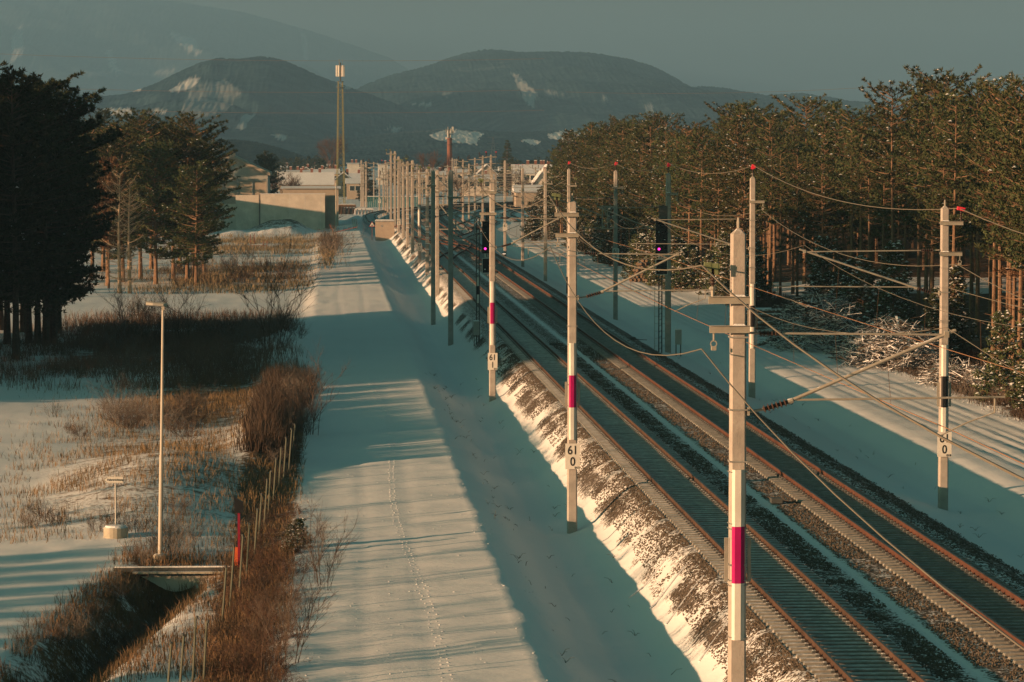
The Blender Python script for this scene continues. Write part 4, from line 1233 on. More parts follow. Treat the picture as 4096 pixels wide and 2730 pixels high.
B_ = [(250, 332, 3, .98, 'leftmost pine of the second stand, touching the dark one'), (285, 342, 2, 1.05, 'tall pine behind the two bare white trunks'),
      (325, 350, 2, 1.06, 'highest pine of the second left stand'), (360, 335, 3, 1.0, 'green pine right of the bare white trunks'),
      (400, 352, 2, 1.04, 'pine in the middle of the second left stand'), (432, 338, 3, 1.0, 'pine with low boughs, right of the middle of the second stand'),
      (448, 345, 2, .98, 'pine second from the right end of the second stand'), (452, 330, 3, .84, 'shorter pine with several sunlit stems near the right end'),
      (470, 360, 2, .92, 'rightmost pine of the second stand, overlapping the hall'), (300, 375, 3, 1.1, 'pine at the back of the second stand on the left'),
      (350, 380, 2, 1.1, 'pine at the back of the second stand in the middle'), (415, 378, 3, 1.1, 'pine at the back of the second stand on the right'),
      (215, 345, 2, 1.0, 'pine between the two left stands'), (240, 365, 3, 1.1, 'pine behind the gap of the two left stands')]
for u, Y, pr, s, lb in B_:
    x = at(u, 650, Y)[0]; plant(L_pr[pr], USED, (x, Y, gzf(x, Y)), s, lb, 'pines of the second left stand', 'pine tree')
o = pine('pine_tree', 9, .3, 1.6, 31, .9, mat='needle_red', snow=.02, trunk_r=.12, label='small pine with orange browned needles between the two left stands', cat='pine tree'); o.location = (at(252, 500, 325)[0], 325, 3.0 - 1.3); o.location.z = gzf(o.location.x, 325); o.scale = (.9, .9, 1.35)
# bare pale trunks
for i, (u, Y, h, sd, lb) in enumerate(((277, 314, 11.0, 33, 'bare pale dead pine with stubby branches, left of a pair'), (300, 314, 10.4, 34, 'bare pale dead pine, right of a pair, with upswept limbs'))):
    o = pine('dead_pine', h, .12, 1.7, sd, .75, trunk_r=.18, bark='bark_pale', branch_only=True, dead=16, flat=.35, shape='flat', label=lb, cat='dead pine', group='pair of bare pale pines')
    x = at(u, 650, Y)[0]; o.location = (x, Y, gzf(x, Y))
# conifer by the hall
o = plant(L_pr[3], USED, (at(612, 500, 600)[0], 600, -1.3), .82, 'lone dark pine between the hall and the long snowy roof', 'single trees near the houses', 'pine tree')

# ---- trees outside the frame on the left: they stand there and shade the line
TS = math.tan(R(SUN_AZ))
def shade_tree(s_val, xt, pr, sc_, lb='pine of the wood beyond the left edge'):
    y = s_val + TS * xt
    plant(L_pr[pr], USED, (xt, y, -1.4), sc_, lb, 'wood beyond the left edge of the photo', 'pine tree')
random.seed(5)
for i in range(52):
    s = 187 + i * 1.33 + random.uniform(-.6, .6); shade_tree(s, random.uniform(-100, -31), random.choice([0, 1, 2]), random.uniform(.85, 1.05))
for i in range(9):
    shade_tree(202 + i * 3.6, -25.5 - (i % 2) * 3, 0, random.uniform(1.0, 1.08))
for i in range(11):
    shade_tree(224 + i * 3.6, -33 - (i % 3) * 6, i % 2, random.uniform(1.0, 1.08))
for i in range(8):
    shade_tree(584 + i * 5, -36 - (i % 3) * 5, 0, random.uniform(.9, 1.0))
for s in (322, 331, 352, 371, 380, 402, 425, 433, 460, 490, 505):
    shade_tree(s, random.uniform(-75, -45), 2, random.uniform(.8, 1.0))
for q in range(13):
    s, x = 81 + q * 2.7, -56 + (q % 3) * 2.5
    shade_tree(s, x, 3, .48, 'small pine beyond the left edge')

# bare trunks left of the frame: their thin shadows stripe the snow road
for i in range(8):
    s = 78 + i * 7.1 + random.uniform(-1.5, 1.5); xt = random.uniform(-52, -22)
    y = s + TS * xt
    if -.093 * y < xt + 1.5: xt = -.093 * y - random.uniform(4, 18); y = s + TS * xt
    if i == 0:
        bare = pine('bare_tree', 9.5, .3, 1.7, 41, .35, trunk_r=.10, branch_only=True, dead=10, flat=.5, label='bare slender tree beyond the left edge of the photo', cat='bare tree', group='bare trees beyond the left edge')
        bare.location = (xt, y, -1.4)
    else: dup(bare, (xt, y, -1.4), random.random() * 6, random.uniform(.8, 1.3))

# ------------------------------------------------------------------ shrubs, brambles, grass
def shrub(name, H, Rr, seed, stems, mat, depth=3, curl=.3, thick=.012, label=None, cat='shrub', group=None, split=3):
    rd = random.Random(seed); b = MB()
    def grow(p, d, L, r, k):
        n = 3; pts = [p]; q = Vector(p); dd = Vector(d)
        for i in range(n):
            dd = (dd + Vector((rd.uniform(-curl, curl), rd.uniform(-curl, curl), rd.uniform(-curl, curl) * .7))).normalized()
            q = q + dd * L / n; pts.append(Vector(q))
        b.tube(pts, [r, r * .85, r * .7, r * .5], 3, False)
        if k > 0:
            for j in range(split):
                f = rd.choice([1, 2, 3]); nd = (dd + Vector((rd.uniform(-1, 1), rd.uniform(-1, 1), rd.uniform(-.4, .9))) * .8).normalized()
                grow(pts[f], nd, L * rd.uniform(.45, .75), r * .62, k - 1)
    for i in range(stems):
        a = rd.random() * 6.28; rr = Rr * math.sqrt(rd.random()) * .45
        d = Vector((math.cos(a) * Rr / H * rd.uniform(.1, .9), math.sin(a) * Rr / H * rd.uniform(.1, .9), 1)).normalized()
        grow(Vector((math.cos(a) * rr, math.sin(a) * rr, -.05)), d, H * rd.uniform(.45, .75), thick, depth)
    root = b.build(name, M[mat], None)
    return tag(root, label, cat, group)
bram = [shrub('bramble_bush', 1.05, 1.5, 51, 22, 'twig_red', 3, .95, .010, cat='bramble bush'), shrub('bramble_bush', .9, 1.5, 52, 22, 'twig', 3, 1.0, .010, cat='bramble bush')]
sap = [shrub('bare_sapling', 3.0, .8, 53, 5, 'twig', 3, .16, .020, cat='bare sapling', split=4), shrub('bare_sapling', 2.3, .9, 54, 6, 'twig_grey', 3, .2, .017, cat='bare sapling', split=4)]
scrub = [shrub('scrub_bush', 1.3, 1.0, 55, 14, 'twig_grey', 3, .35, .011, cat='scrub bush'), shrub('scrub_bush', 1.0, .9, 56, 16, 'twig', 3, .3, .010, cat='scrub bush')]
UB = set()
def put(proto, x, y, s, lb, grp, rz=None, zs=1.0):
    z = gzf(x, y); rz = random.random() * 6.28 if rz is None else rz
    if proto.name in UB: o = proto.copy(); COL.objects.link(o)
    else: UB.add(proto.name); o = proto
    o.location = (x, y, z); o.rotation_euler = (0, 0, rz); o.scale = (s, s, s * zs)
    o['label'] = lb; o['group'] = grp
    return o
random.seed(3)
k = 0
LREF = [(60, 'the leftmost trunks'), (150, 'the dark pine stand'), (265, 'the arrow sign'), (290, 'the bare pale pines'), (366, 'the street lamp'), (430, 'the culvert end'), (505, 'the near fence posts'), (548, 'the crimson marker'), (600, 'the middle fence posts'), (650, 'the far fence posts'), (700, 'the thicket edge'), (735, 'the road edge'), (790, 'the road bend')]
yy = 77.0
while yy < 122:
    for q in range(3 if yy < 112 else 1):
        x = -1.95 + (yy - 77) * .006 + random.uniform(-.85, .75)
        put(bram[k % 2], x, yy + random.uniform(-.5, .5), random.uniform(.5, .85), 'tangled red-brown bramble in the roadside thicket, ' + ref(x, yy, LREF), 'brambles along the fence'); k += 1
    yy += 1.55
for i, (u, v, s) in enumerate(((735, 1345, 1.0), (722, 1300, .8), (660, 1530, 1.05), (640, 1500, .9), (700, 1450, .7), (745, 1360, .7), (612, 1560, .9))):
    x, y, z = ground_pt(u, v)
    put(sap[i % 2], x, y, s * .62, ['bare sapling with upright fan of twigs at the right edge of the thicket', 'short bare sapling beside the tall fan-shaped one', 'multi-stemmed bare sapling at the road edge low in the photo', 'grey bare sapling behind the lowest one', 'half-hidden bare sapling in the brambles', 'leaning bare sapling overhanging the snow road', 'bare sapling at the bottom edge of the thicket'][i], 'bare saplings at the thicket edge')
# small pine in the hedge
plant(YP[1], USED, (*ground_pt(688, 1262)[:2], -1.3), .26, 'knee-high green pine seedling in the thicket beside the snow road', 'seedlings', 'young pine')
plant(YP[0], USED, (*ground_pt(668, 1275)[:2], -1.3), .18, 'smaller pine seedling left of the knee-high one', 'seedlings', 'young pine')
# scrub by zone: (u0,u1,v0,v1,n,protos,text,group)
for (u0, u1, v0, v1, n_, prs, s0, s1, tx, gp) in (
        (640, 705, 880, 1010, 60, scrub, .6, 1.0, 'dark scrub bordering the snow road', 'scrub along the road edge'),
        (580, 690, 1010, 1130, 12, scrub, .35, .6, 'low dark scrub by the upper fence posts', 'scrub by the upper fence posts'),
        (255, 350, 915, 990, 9, scrub, .9, 1.2, 'brown scrub bush on the sunny mound', 'scrub on the mound'),
        (370, 450, 930, 1020, 9, scrub, .9, 1.2, 'brown scrub bush on the mound', 'scrub on the mound'),
        (80, 330, 950, 1010, 6, scrub, .5, .8, 'small dark scrub in the shaded hollow', 'scrub by the hollow'),
        (270, 560, 720, 880, 26, scrub, 1.0, 1.7, 'tall dark scrub in the shaded field', 'dark thicket behind the lamp'),
        (560, 700, 760, 850, 7, scrub, .7, 1.3, 'thin dark scrub at the field fringe', 'scrub at the field fringe'),
        (40, 430, 1180, 1235, 12, scrub, .4, .7, 'low dark scrub along the lower road', 'scrub along the lower road'),
        (285, 520, 1235, 1300, 12, scrub, .4, .7, 'low scrub below the mound', 'scrub around the lamp foot'),
        (200, 330, 1370, 1520, 12, scrub, .4, .75, 'dark scrub on the ditch bank', 'scrub in the ditch'),
        (20, 200, 1450, 1568, 10, scrub, .4, .75, 'dark scrub at the low ditch end', 'scrub in the ditch'),
        (350, 720, 610, 655, 16, scrub, 1.2, 1.9, 'reedy scrub beyond the crossing road', 'scrub beyond the crossing road'),
        (745, 800, 545, 600, 7, scrub, 1.6, 2.4, 'dark bush at the bend of the snow road', 'bushes at the road bend'),
        (270, 520, 640, 665, 8, scrub, .8, 1.6, 'undergrowth below the second pine stand', 'undergrowth of the second stand'),
        (0, 240, 640, 700, 5, scrub, .8, 1.4, 'undergrowth behind the big dark pines', 'undergrowth of the dark stand'),
        ):
    for i in range(n_):
        u = random.uniform(u0, u1); v = random.uniform(v0, v1)
        x, y, z = ground_pt(u, v)
        put(random.choice(prs), x, y, random.uniform(s0, s1), tx + ', ' + ref(x, y, LREF), gp)
for i, (u, v, s, lb) in enumerate(((625, 800, 1.6, 'spindly bare bush rising from the shaded field'), (1, 1, 0, ''), (715, 1000, .9, 'spiky dark bush leaning out over the shaded snow road'), (300, 790, 1.3, 'pale grass-like bush standing behind the lamp post'), (425, 790, 1.2, 'thin bare bush right of the lamp post'), (1880 - 0, 1, 0, ''))):
    if s: 
        x, y, z = ground_pt(u, v); put(sap[i % 2], x, y, s, lb, 'lone bare bushes')
# right-hand verge scrub
for i in range(44):
    y = random.uniform(138, 190) if i < 30 else random.uniform(255, 330); x = random.uniform(30.6, 34) 
    put((scrub + [bram[0]])[i % 3], x, y, random.uniform(.45, 1.0), 'snow-sprinkled brown scrub on the forest verge, ' + ref(x, y), 'scrub on the forest verge')

def blades(name, area_fn, n, h0, h1, wd, mat, label, seed, lean=.35, cat='dry grass'):
    r_ = np.random.default_rng(seed)
    x, y = area_fn(r_, n); z = gz(x, y)
    n = len(x); a = r_.random(n) * 6.28; h = h0 + (h1 - h0) * r_.random(n) ** 1.5
    dx = np.cos(a) * wd / 2; dy = np.sin(a) * wd / 2
    lx = r_.normal(size=n) * lean * h; ly = r_.normal(size=n) * lean * h
    p0 = np.stack([x - dx, y - dy, z - .02], 1); p1 = np.stack([x + dx, y + dy, z - .02], 1)
    m0 = np.stack([x - dx * .7 + lx * .35, y - dy * .7 + ly * .35, z + h * .6], 1); m1 = np.stack([x + dx * .7 + lx * .35, y + dy * .7 + ly * .35, z + h * .6], 1)
    t = np.stack([x + lx, y + ly, z + h], 1)
    V = np.stack([p0, p1, m1, t, m0], 1).reshape(-1, 3); i = np.arange(n) * 5
    o = mesh_np(name, V, [np.stack([i, i + 1, i + 2, i + 4], 1), np.stack([i + 4, i + 2, i + 3], 1)], M[mat])
    return tag(o, label, cat, kind='stuff')
def rect_fn(x0, x1, y0, y1, thr=.35, sc_=2.5, cover=True):
    def f(r_, n):
        x = x0 + (x1 - x0) * r_.random(n); y = y0 + (y1 - y0) * r_.random(n)
        k = fbm(x, y, sc_, 3, 61) > thr
        if cover: k &= r_.random(n) < grass_cover(x, y) * 1.1
        return x[k], y[k]
    return f
blades('dry_grass', rect_fn(-22, -1.2, 186, 274, .38), 95000, .3, .95, .028, 'grass_dark', 'tall dead grass covering the shaded field left of the snow road', 71)
def hedge_fn(r_, n):
    x = -2.55 + r_.normal(size=n) * .42; y = 137 + 45 * r_.random(n); k = (fbm(x, y, 1.5, 3, 66) > .36) & ~((y > 176.5) & (y < 178.2)); return x[k], y[k]
blades('dry_grass', hedge_fn, 15000, .35, 1.25, .03, 'stalk', 'tall dead stalks crowding the bank beside the shaded part of the snow road', 78, .22)
blades('dry_grass', rect_fn(-16, -.9, 108, 190, .42, 1.6), 60000, .12, .42, .02, 'grass', 'short dead grass poking through the snow on the sunny mound', 72)
blades('dry_grass', rect_fn(-11, -1.0, 74, 110, .38, 1.5), 60000, .12, .45, .018, 'grass', 'dead grass on the banks of the drain ditch and around the fence', 73)
blades('dry_grass', rect_fn(-22, 3.0, 312, 520, .47, 4), 90000, .2, .75, .05, 'grass_dark', 'dead grass of the far field beyond the crossing road', 74)
blades('dry_grass', rect_fn(30.5, 38, 135, 300, .34, 2), 90000, .12, .45, .028, 'stalk', 'brown grass and litter poking through the snow on the forest verge', 75)
blades('dry_grass', rect_fn(-18, -1.0, 268, 279, .2, 5), 9000, .3, .8, .03, 'grass', 'sunlit dry grass fringe along the crossing road', 76)
def hut_grass(r_, n): 
    x = r_.uniform(6.0, 9.3, n); y = r_.uniform(470, 512, n); k = fbm(x, y, 4, 2, 8) > .4; return x[k], y[k]
if 0: blades('dry_grass', hut_grass, 2600, .2, .5, .05, 'grass', 'orange dry grass at the foot of the beige hut', 77)

# ------------------------------------------------------------------ brush piles and logs, right
def brush_pile(x, y, rx, ry, h, seed, label, n=520):
    rd = random.Random(seed); b = MB(); g = gzf(x, y)
    for i in range(n):
        a = rd.random() * 6.28; r = math.sqrt(rd.random()); px, py = x + rx * r * math.cos(a), y + ry * r * math.sin(a)
        top = h * (1 - r * r) ; z = g + top * rd.random() ** .45 + .05
        L = rd.uniform(.8, 3.0) * (1.1 - .3 * r); d = Vector((rd.uniform(-1, 1), rd.uniform(-1, 1), rd.uniform(-.22, .28))).normalized()
        p = Vector((px, py, z)) - d * L / 2; r0 = rd.uniform(.018, .045) if rd.random() < .93 else rd.uniform(.06, .11)
        mid = p + d * L * .5 + Vector((rd.uniform(-.15, .15), rd.uniform(-.15, .15), rd.uniform(.0, .2)))
        e = p + d * L
        b.tube([p, mid, e], [r0, r0 * .8, r0 * .3], 4, False)
        for j in range(3):
            f = rd.uniform(.3, .95); q = p.lerp(e, f); dd = (d + Vector((rd.uniform(-1, 1), rd.uniform(-1, 1), rd.uniform(-.4, .5)))).normalized()
            b.tube([q, q + dd * rd.uniform(.2, .8)], [r0 * .5, r0 * .15], 3, False)
    o = b.build('brush_pile', M['brush'], None)
    return tag(o, label, 'brush pile', 'piles of felled branches')
brush_pile(30.4, 215, 3.0, 8, 3.4, 81, 'high heap of felled branches powdered with snow, left of two', 900)
brush_pile(32.2, 198, 3.0, 7, 2.6, 82, 'lower heap of felled branches with thick pale limbs, nearer and right of the high one', 700)
brush_pile(33.0, 180, 1.8, 5, .9, 83, 'flat spread of felled branches at the verge near the right-hand mast', 260)
def logpile(x, y, n_, rows_, L, rz, label, rr=.16):
    root = empty('log_pile', (x, y, gzf(x, y)), rz, label, 'log pile', 'stacked logs by the forest')
    for r in range(rows_):
        for i in range(n_ - r // 2):
            b = MB().lathe([(0, rr * random.uniform(.7, 1)), (L, rr * random.uniform(.6, .95))], (random.uniform(-.3, .3), (i + .5 * (r % 2)) * rr * 2.05, rr + r * rr * 1.75), (1, 0, random.uniform(-.01, .01)), 8)
            b.build('log', M['log'], root)
logpile(27.2, 231, 7, 6, 3.4, R(12), 'stack of long snow-covered logs left of the high brush heap')
logpile(29.4, 322, 5, 7, 1.6, R(70), 'small stack of short logs at the corner of the forest', .17)

# deciduous bare trees near the town
def bare_crown(name, u, v, Y, H, Rr, mat, seed, label):
    x, y_, z_ = at(u, v, Y); rd = random.Random(seed)
    root = empty(name, (x, Y, -1.2), 0, label, 'bare tree', 'bare trees by the town')
    MB().tube([(0, 0, 0), (0, 0, H * .5)], [.25, .12], 6).build('trunk', M['twig_grey'], root)
    b = MB()
    def grow(p, d, L, r, k):
        q = p + d * L; b.tube([p, q], [r, r * .6], 3, False)
        if k > 0:
            for j in range(4):
                nd = (d + Vector((rd.uniform(-1, 1), rd.uniform(-1, 1), rd.uniform(-.5, .8))) * .75).normalized()
                grow(p.lerp(q, rd.uniform(.5, 1)), nd, L * .68, r * .6, k - 1)
    for j in range(6): 
        a = j * 1.05; grow(Vector((0, 0, H * rd.uniform(.2, .4))), Vector((math.cos(a) * Rr / H * 1.3, math.sin(a) * Rr / H * 1.3, 1)).normalized(), H * .30, .09, 4)
    b.build('crown', M[mat], root)
bare_crown('bare_tree', 655, 415, 640, 9, 4.5, 'twig', 91, 'bare reddish tree between the lone pine and the snowy roofs')
bare_crown('bare_tree', 985, 390, 1000, 13, 10, 'twig_red', 92, 'wide bare red-brown tree behind the station beside the chimney')
bare_crown('bare_tree', 764, 385, 1000, 17, 3.5, 'twig_red', 93, 'narrow bare poplar left of the lattice mast')
bare_crown('bare_tree', 735, 440, 640, 6, 3, 'twig_grey', 94, 'small bare tree before the long snowy roof')
bare_crown('bare_tree', 1180, 420, 820, 8, 4, 'twig', 95, 'bare tree before the pink gabled house')
bare_crown('bare_tree', 1215, 430, 760, 7, 4, 'twig', 96, 'bare tree left of the snowy garage roof')
bare_crown('bare_tree', 1060, 420, 800, 8, 5, 'twig', 97, 'bare tree behind the middle station masts')
for i, (u, Y, h) in enumerate(((690, 560, 3.2), (720, 575, 3.0), (650, 590, 3.5), (755, 600, 3.5), (700, 600, 3.3))):
    x = at(u, 460, Y)[0]
    put(scrub[i % 2], x, Y, h / 1.1, 'brown hedge bush behind the top of the concrete wall', 'hedge behind the concrete wall')

# ------------------------------------------------------------------ hills
def hill(name, prof, Y, depth, mat, base=-5, fields=(), seed=0, rough=10, nx=420, nyy=70, u_pad=0):
    us = np.array([p[0] for p in prof], float); vs = np.array([p[1] for p in prof], float)
    k = 4096 / 2353.0
    U = np.linspace(us[0], us[-1], nx)
    Vp = np.interp(U, us, vs)
    ker = np.ones(9) / 9; Vp = np.convolve(np.pad(Vp, 4, 'edge'), ker, 'valid')
    Xr = (U * k - 1308) / F * Y; Zr = CAMZ - (Vp * k - 600) / F * Y
    T = np.linspace(-1, .5, nyy)
    X = np.repeat(Xr[None], nyy, 0); TT = np.repeat(T[:, None], nx, 1)
    Yy = Y + TT * depth
    shape = np.where(TT < 0, (1 + TT) ** 1.15, 1 - TT * .8)
    Z = base + (Zr[None] - base) * shape
    bumpy = (fbm(X, Yy, depth * .22, 5, seed) - .5) * rough * np.clip(shape, .0, 1) * (1 - np.exp(-np.abs(TT) * 6))
    gully = (fbm(X + Yy * .25, Yy * .15, depth * .10, 4, seed + 3) - .5) * rough * .8 * np.clip(shape * (1 - shape) * 4, 0, 1)
    tree = (rng.random(Z.shape) - .5) * Y / F * 7 * np.clip(shape * 3, 0, 1)
    Z = Z + bumpy + gully + tree
    idx = np.arange(nx * nyy).reshape(nyy, nx)
    fc = np.stack([idx[:-1, :-1], idx[:-1, 1:], idx[1:, 1:], idx[1:, :-1]], -1).reshape(-1, 4)
    o = mesh_np(name, np.stack([X.ravel(), Yy.ravel(), Z.ravel()], 1), fc, M[mat], smoothf=True)
    # snow fields and clearings as a mask
    uu = (X / Yy * F + 1308) / k; vv = (600 + (CAMZ - Z) / Yy * F) / k
    msk = np.zeros(Z.shape)
    ju = (fbm(X, Yy, Y * .004, 3, seed + 8) - .5) * 9; jv = (fbm(X, Yy, Y * .003, 3, seed + 9) - .5) * 5
    for poly, val in fields:
        inside = np.zeros(Z.shape, bool); n = len(poly); a = uu + ju; c = vv + jv
        for i in range(n):
            x1, y1 = poly[i]; x2, y2 = poly[(i + 1) % n]
            cond = ((y1 > c) != (y2 > c)) & (a < (x2 - x1) * (c - y1) / (y2 - y1 + 1e-9) + x1)
            inside ^= cond
        msk = np.maximum(msk, inside * val)
    at_ = o.data.attributes.new('fields', 'FLOAT', 'POINT'); at_.data.foreach_set('value', msk.ravel().astype(np.float32))
    return tag(o, kind='structure')
def hill_mat(name, c1, c2, scale, thr=.66):
    m, n, b = newmat(name); co = objco(n)
    f = noise(n, co, scale, 8, .7); col = mixc(n, ramp(n, f, .35, .65), c1, c2)
    ff = noise(n, co, scale * 9, 6, .75); col = mixc(n, ramp(n, ff, .42, .58), col, tuple(q * 2.0 for q in c2), 'MIX'); col = mixc(n, mth(n, 'MULTIPLY', ramp(n, noise(n, co, scale * 5, 6, .7), .45, .6), .6), col, c1)
    s = noise(n, co, scale * .5, 6, .65)
    mp = n.nodes.new('ShaderNodeMapping'); mp.inputs['Scale'].default_value = (1, 1, .35); n.links.new(co, mp.inputs[0])
    st = noise(n, mp.outputs[0], scale * 3.5, 6, .7)
    k = mth(n, 'MULTIPLY', ramp(n, s, thr - .06, thr + .05), ramp(n, st, .45, .62))
    col = mixc(n, mth(n, 'MULTIPLY', k, .55), col, (.42, .42, .40))
    a = n.nodes.new('ShaderNodeAttribute'); a.attribute_name = 'fields'
    kk = mth(n, 'MULTIPLY', a.outputs['Fac'], ramp(n, mth(n, 'ADD', st, mth(n, 'MULTIPLY', a.outputs['Fac'], .35)), .42, .62))
    col = mixc(n, kk, col, (.80, .78, .74))
    n.links.new(col, b.inputs['Base Color']); b.inputs['Roughness'].default_value = 1; b.inputs['Specular IOR Level'].default_value = 0
    return m
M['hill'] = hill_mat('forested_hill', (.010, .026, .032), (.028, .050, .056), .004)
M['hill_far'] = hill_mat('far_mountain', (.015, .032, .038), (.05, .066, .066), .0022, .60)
M['hill_near'] = hill_mat('near_wooded_ridge', (.014, .02, .014), (.035, .04, .026), .02, .72)
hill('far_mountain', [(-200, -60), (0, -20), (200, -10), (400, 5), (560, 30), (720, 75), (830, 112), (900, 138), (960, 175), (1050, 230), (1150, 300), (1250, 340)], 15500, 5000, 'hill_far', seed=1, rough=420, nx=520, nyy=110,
     fields=[([(35, 90), (60, 60), (62, 120), (35, 150)], .75), ([(245, 115), (262, 118), (280, 165), (262, 165)], .85), ([(385, 75), (450, 90), (470, 130), (450, 128)], .9), ([(690, 60), (705, 90), (712, 140), (700, 140)], .4), ([(200, 165), (420, 160), (400, 175), (210, 178)], .35), ([(40, 230), (95, 228), (60, 240)], .6)])
hill('mid_hill', [(-200, 215), (0, 215), (120, 218), (240, 228), (300, 215), (370, 190), (420, 165), (470, 145), (505, 134), (530, 138), (560, 137), (600, 130), (640, 136), (680, 152), (740, 178), (800, 200), (880, 228), (980, 262), (1060, 285), (1160, 315), (1280, 345)], 5200, 2000, 'hill', seed=2, rough=130, nx=560, nyy=110,
     fields=[([(393, 208), (440, 182), (465, 180), (445, 205), (400, 216)], 1.0), ([(260, 208), (330, 204), (330, 211), (262, 213)], 1.0), ([(240, 252), (300, 250), (322, 262), (262, 262)], 1.0), ([(350, 252), (400, 262), (352, 262)], .8), ([(440, 200), (520, 185), (560, 210), (520, 260), (450, 275), (420, 250)], .33), ([(560, 265), (590, 262), (560, 300), (545, 295)], .5), ([(620, 310), (665, 310), (655, 325)], .6), ([(770, 200), (820, 198), (800, 206)], .6), ([(700, 150), (712, 145), (712, 155)], .5), ([(875, 293), (930, 292), (905, 305)], .55)])
hill('right_hill', [(780, 225), (840, 195), (900, 172), (970, 155), (1040, 136), (1100, 127), (1180, 121), (1260, 119), (1340, 120), (1400, 127), (1450, 136), (1500, 152), (1545, 175), (1585, 200), (1620, 198), (1650, 200), (1700, 209), (1750, 217), (1850, 250), (2000, 300), (2200, 330), (2500, 345)], 7200, 3200, 'hill', seed=5, rough=190, nx=640, nyy=120,
     fields=[([(1172, 170), (1190, 172), (1235, 215), (1225, 250), (1205, 235), (1195, 205)], .55), ([(1010, 212), (1040, 212), (1030, 222)], .3), ([(945, 238), (995, 236), (985, 246)], .6), ([(1480, 240), (1505, 240), (1500, 268), (1485, 262)], .5), ([(1380, 215), (1395, 225), (1390, 240)], .4), ([(1240, 205), (1310, 215), (1270, 225)], .3)])
hill('foot_slope', [(700, 325), (850, 312), (960, 300), (1010, 297), (1060, 297), (1110, 300), (1180, 304), (1280, 300), (1400, 300), (1600, 310), (1900, 330), (2300, 345)], 3900, 1500, 'hill', seed=7, rough=14, nx=520, nyy=110,
     fields=[([(985, 311), (1010, 303), (1040, 299), (1080, 303), (1113, 307), (1100, 318), (1095, 332), (1060, 328), (1005, 322)], 1.6), ([(1197, 322), (1220, 320), (1248, 327), (1225, 333)], 1.6), ([(1258, 310), (1290, 303), (1400, 303), (1420, 312), (1380, 330), (1300, 326), (1262, 318)], 1.6)])
hill('near_ridge', [(380, 332), (440, 326), (500, 321), (540, 321), (590, 326), (640, 338), (680, 352), (715, 366), (750, 382)], 2300, 420, 'hill_near', seed=6, rough=6, nx=300, nyy=60, base=-3)
for o_ in bpy.data.objects:
    if o_.name == 'foot_slope': o_.data.materials[0] = M['hill']

# ------------------------------------------------------------------ town
def ring(n): return range(n)
def house(u, v_eave, Y, wd, dp, roof_h, label, wall='hutwall', rz=0.0, roof='roof_snow', chim=1, wins=2, group='houses of the town', gable_front=False, ground=-1.3, storey=1, kind='house', cat='house'):
    x, _, ze = at(u, v_eave, Y); h = max(2.2, ze - ground)
    r = empty(kind, (x, Y, ground), rz, label, cat, group)
    MB().box((0, 0, h / 2), (wd, dp, h)).build('wall', M[wall], r)
    b = MB(); ov = .4
    if gable_front:
        W = wd / 2 + ov; D = dp / 2 + ov
        b.add([(-W, -D, h - .1), (0, -D, h + roof_h), (W, -D, h - .1), (-W, D, h - .1), (0, D, h + roof_h), (W, D, h - .1), (-W, -D, h + .12), (0, -D, h + roof_h + .25), (W, -D, h + .12), (-W, D, h + .12), (0, D, h + roof_h + .25), (W, D, h + .12)],
              [(6, 7, 10, 9), (7, 8, 11, 10), (0, 3, 4, 1), (1, 4, 5, 2), (0, 1, 7, 6), (1, 2, 8, 7), (3, 9, 10, 4), (4, 10, 11, 5), (0, 6, 9, 3), (2, 5, 11, 8)])
        rf = b.build('roof', M[roof], r)
        MB().add([(-wd / 2, -dp / 2 + .002, h), (wd / 2, -dp / 2 + .002, h), (0, -dp / 2 + .002, h + roof_h * .97), (-wd / 2, dp / 2 - .002, h), (wd / 2, dp / 2 - .002, h), (0, dp / 2 - .002, h + roof_h * .97)], [(0, 1, 2), (3, 5, 4)]).build('gable', M[wall], r)
    else:
        W = wd / 2 + ov; D = dp / 2 + ov
        b.add([(-W, -D, h - .1), (W, -D, h - .1), (W, 0, h + roof_h), (-W, 0, h + roof_h), (-W, D, h - .1), (W, D, h - .1)], [(0, 1, 2, 3), (3, 2, 5, 4), (0, 3, 4), (1, 5, 2), (0, 4, 5, 1)])
        rf = b.build('roof', M[roof], r)
    for c in range(chim):
        cx = wd * (.25 if c == 0 else -.3 + .2 * c)
        cb = MB().box((cx, .2, h + roof_h + .2), (.7, .6, 1.6)); cb.mat(1).box((cx, .2, h + roof_h + 1.04), (.74, .64, .12)); cb.build('chimney', [M['brick'], M['snow']], rf)
    for s in range(storey):
        for i in range(wins):
            wx = (i - (wins - 1) / 2) * wd / wins * .8; wz = h - 1.3 - s * 2.7
            if wz < .6: continue
            f = MB().box((wx, -dp / 2 - .03, wz), (1.3, .08, 1.4)).build('window', M['white'], r)
            MB().box((wx, -dp / 2 - .08, wz), (1.1, .04, 1.2)).build('pane', M['glass'], f)
    return r
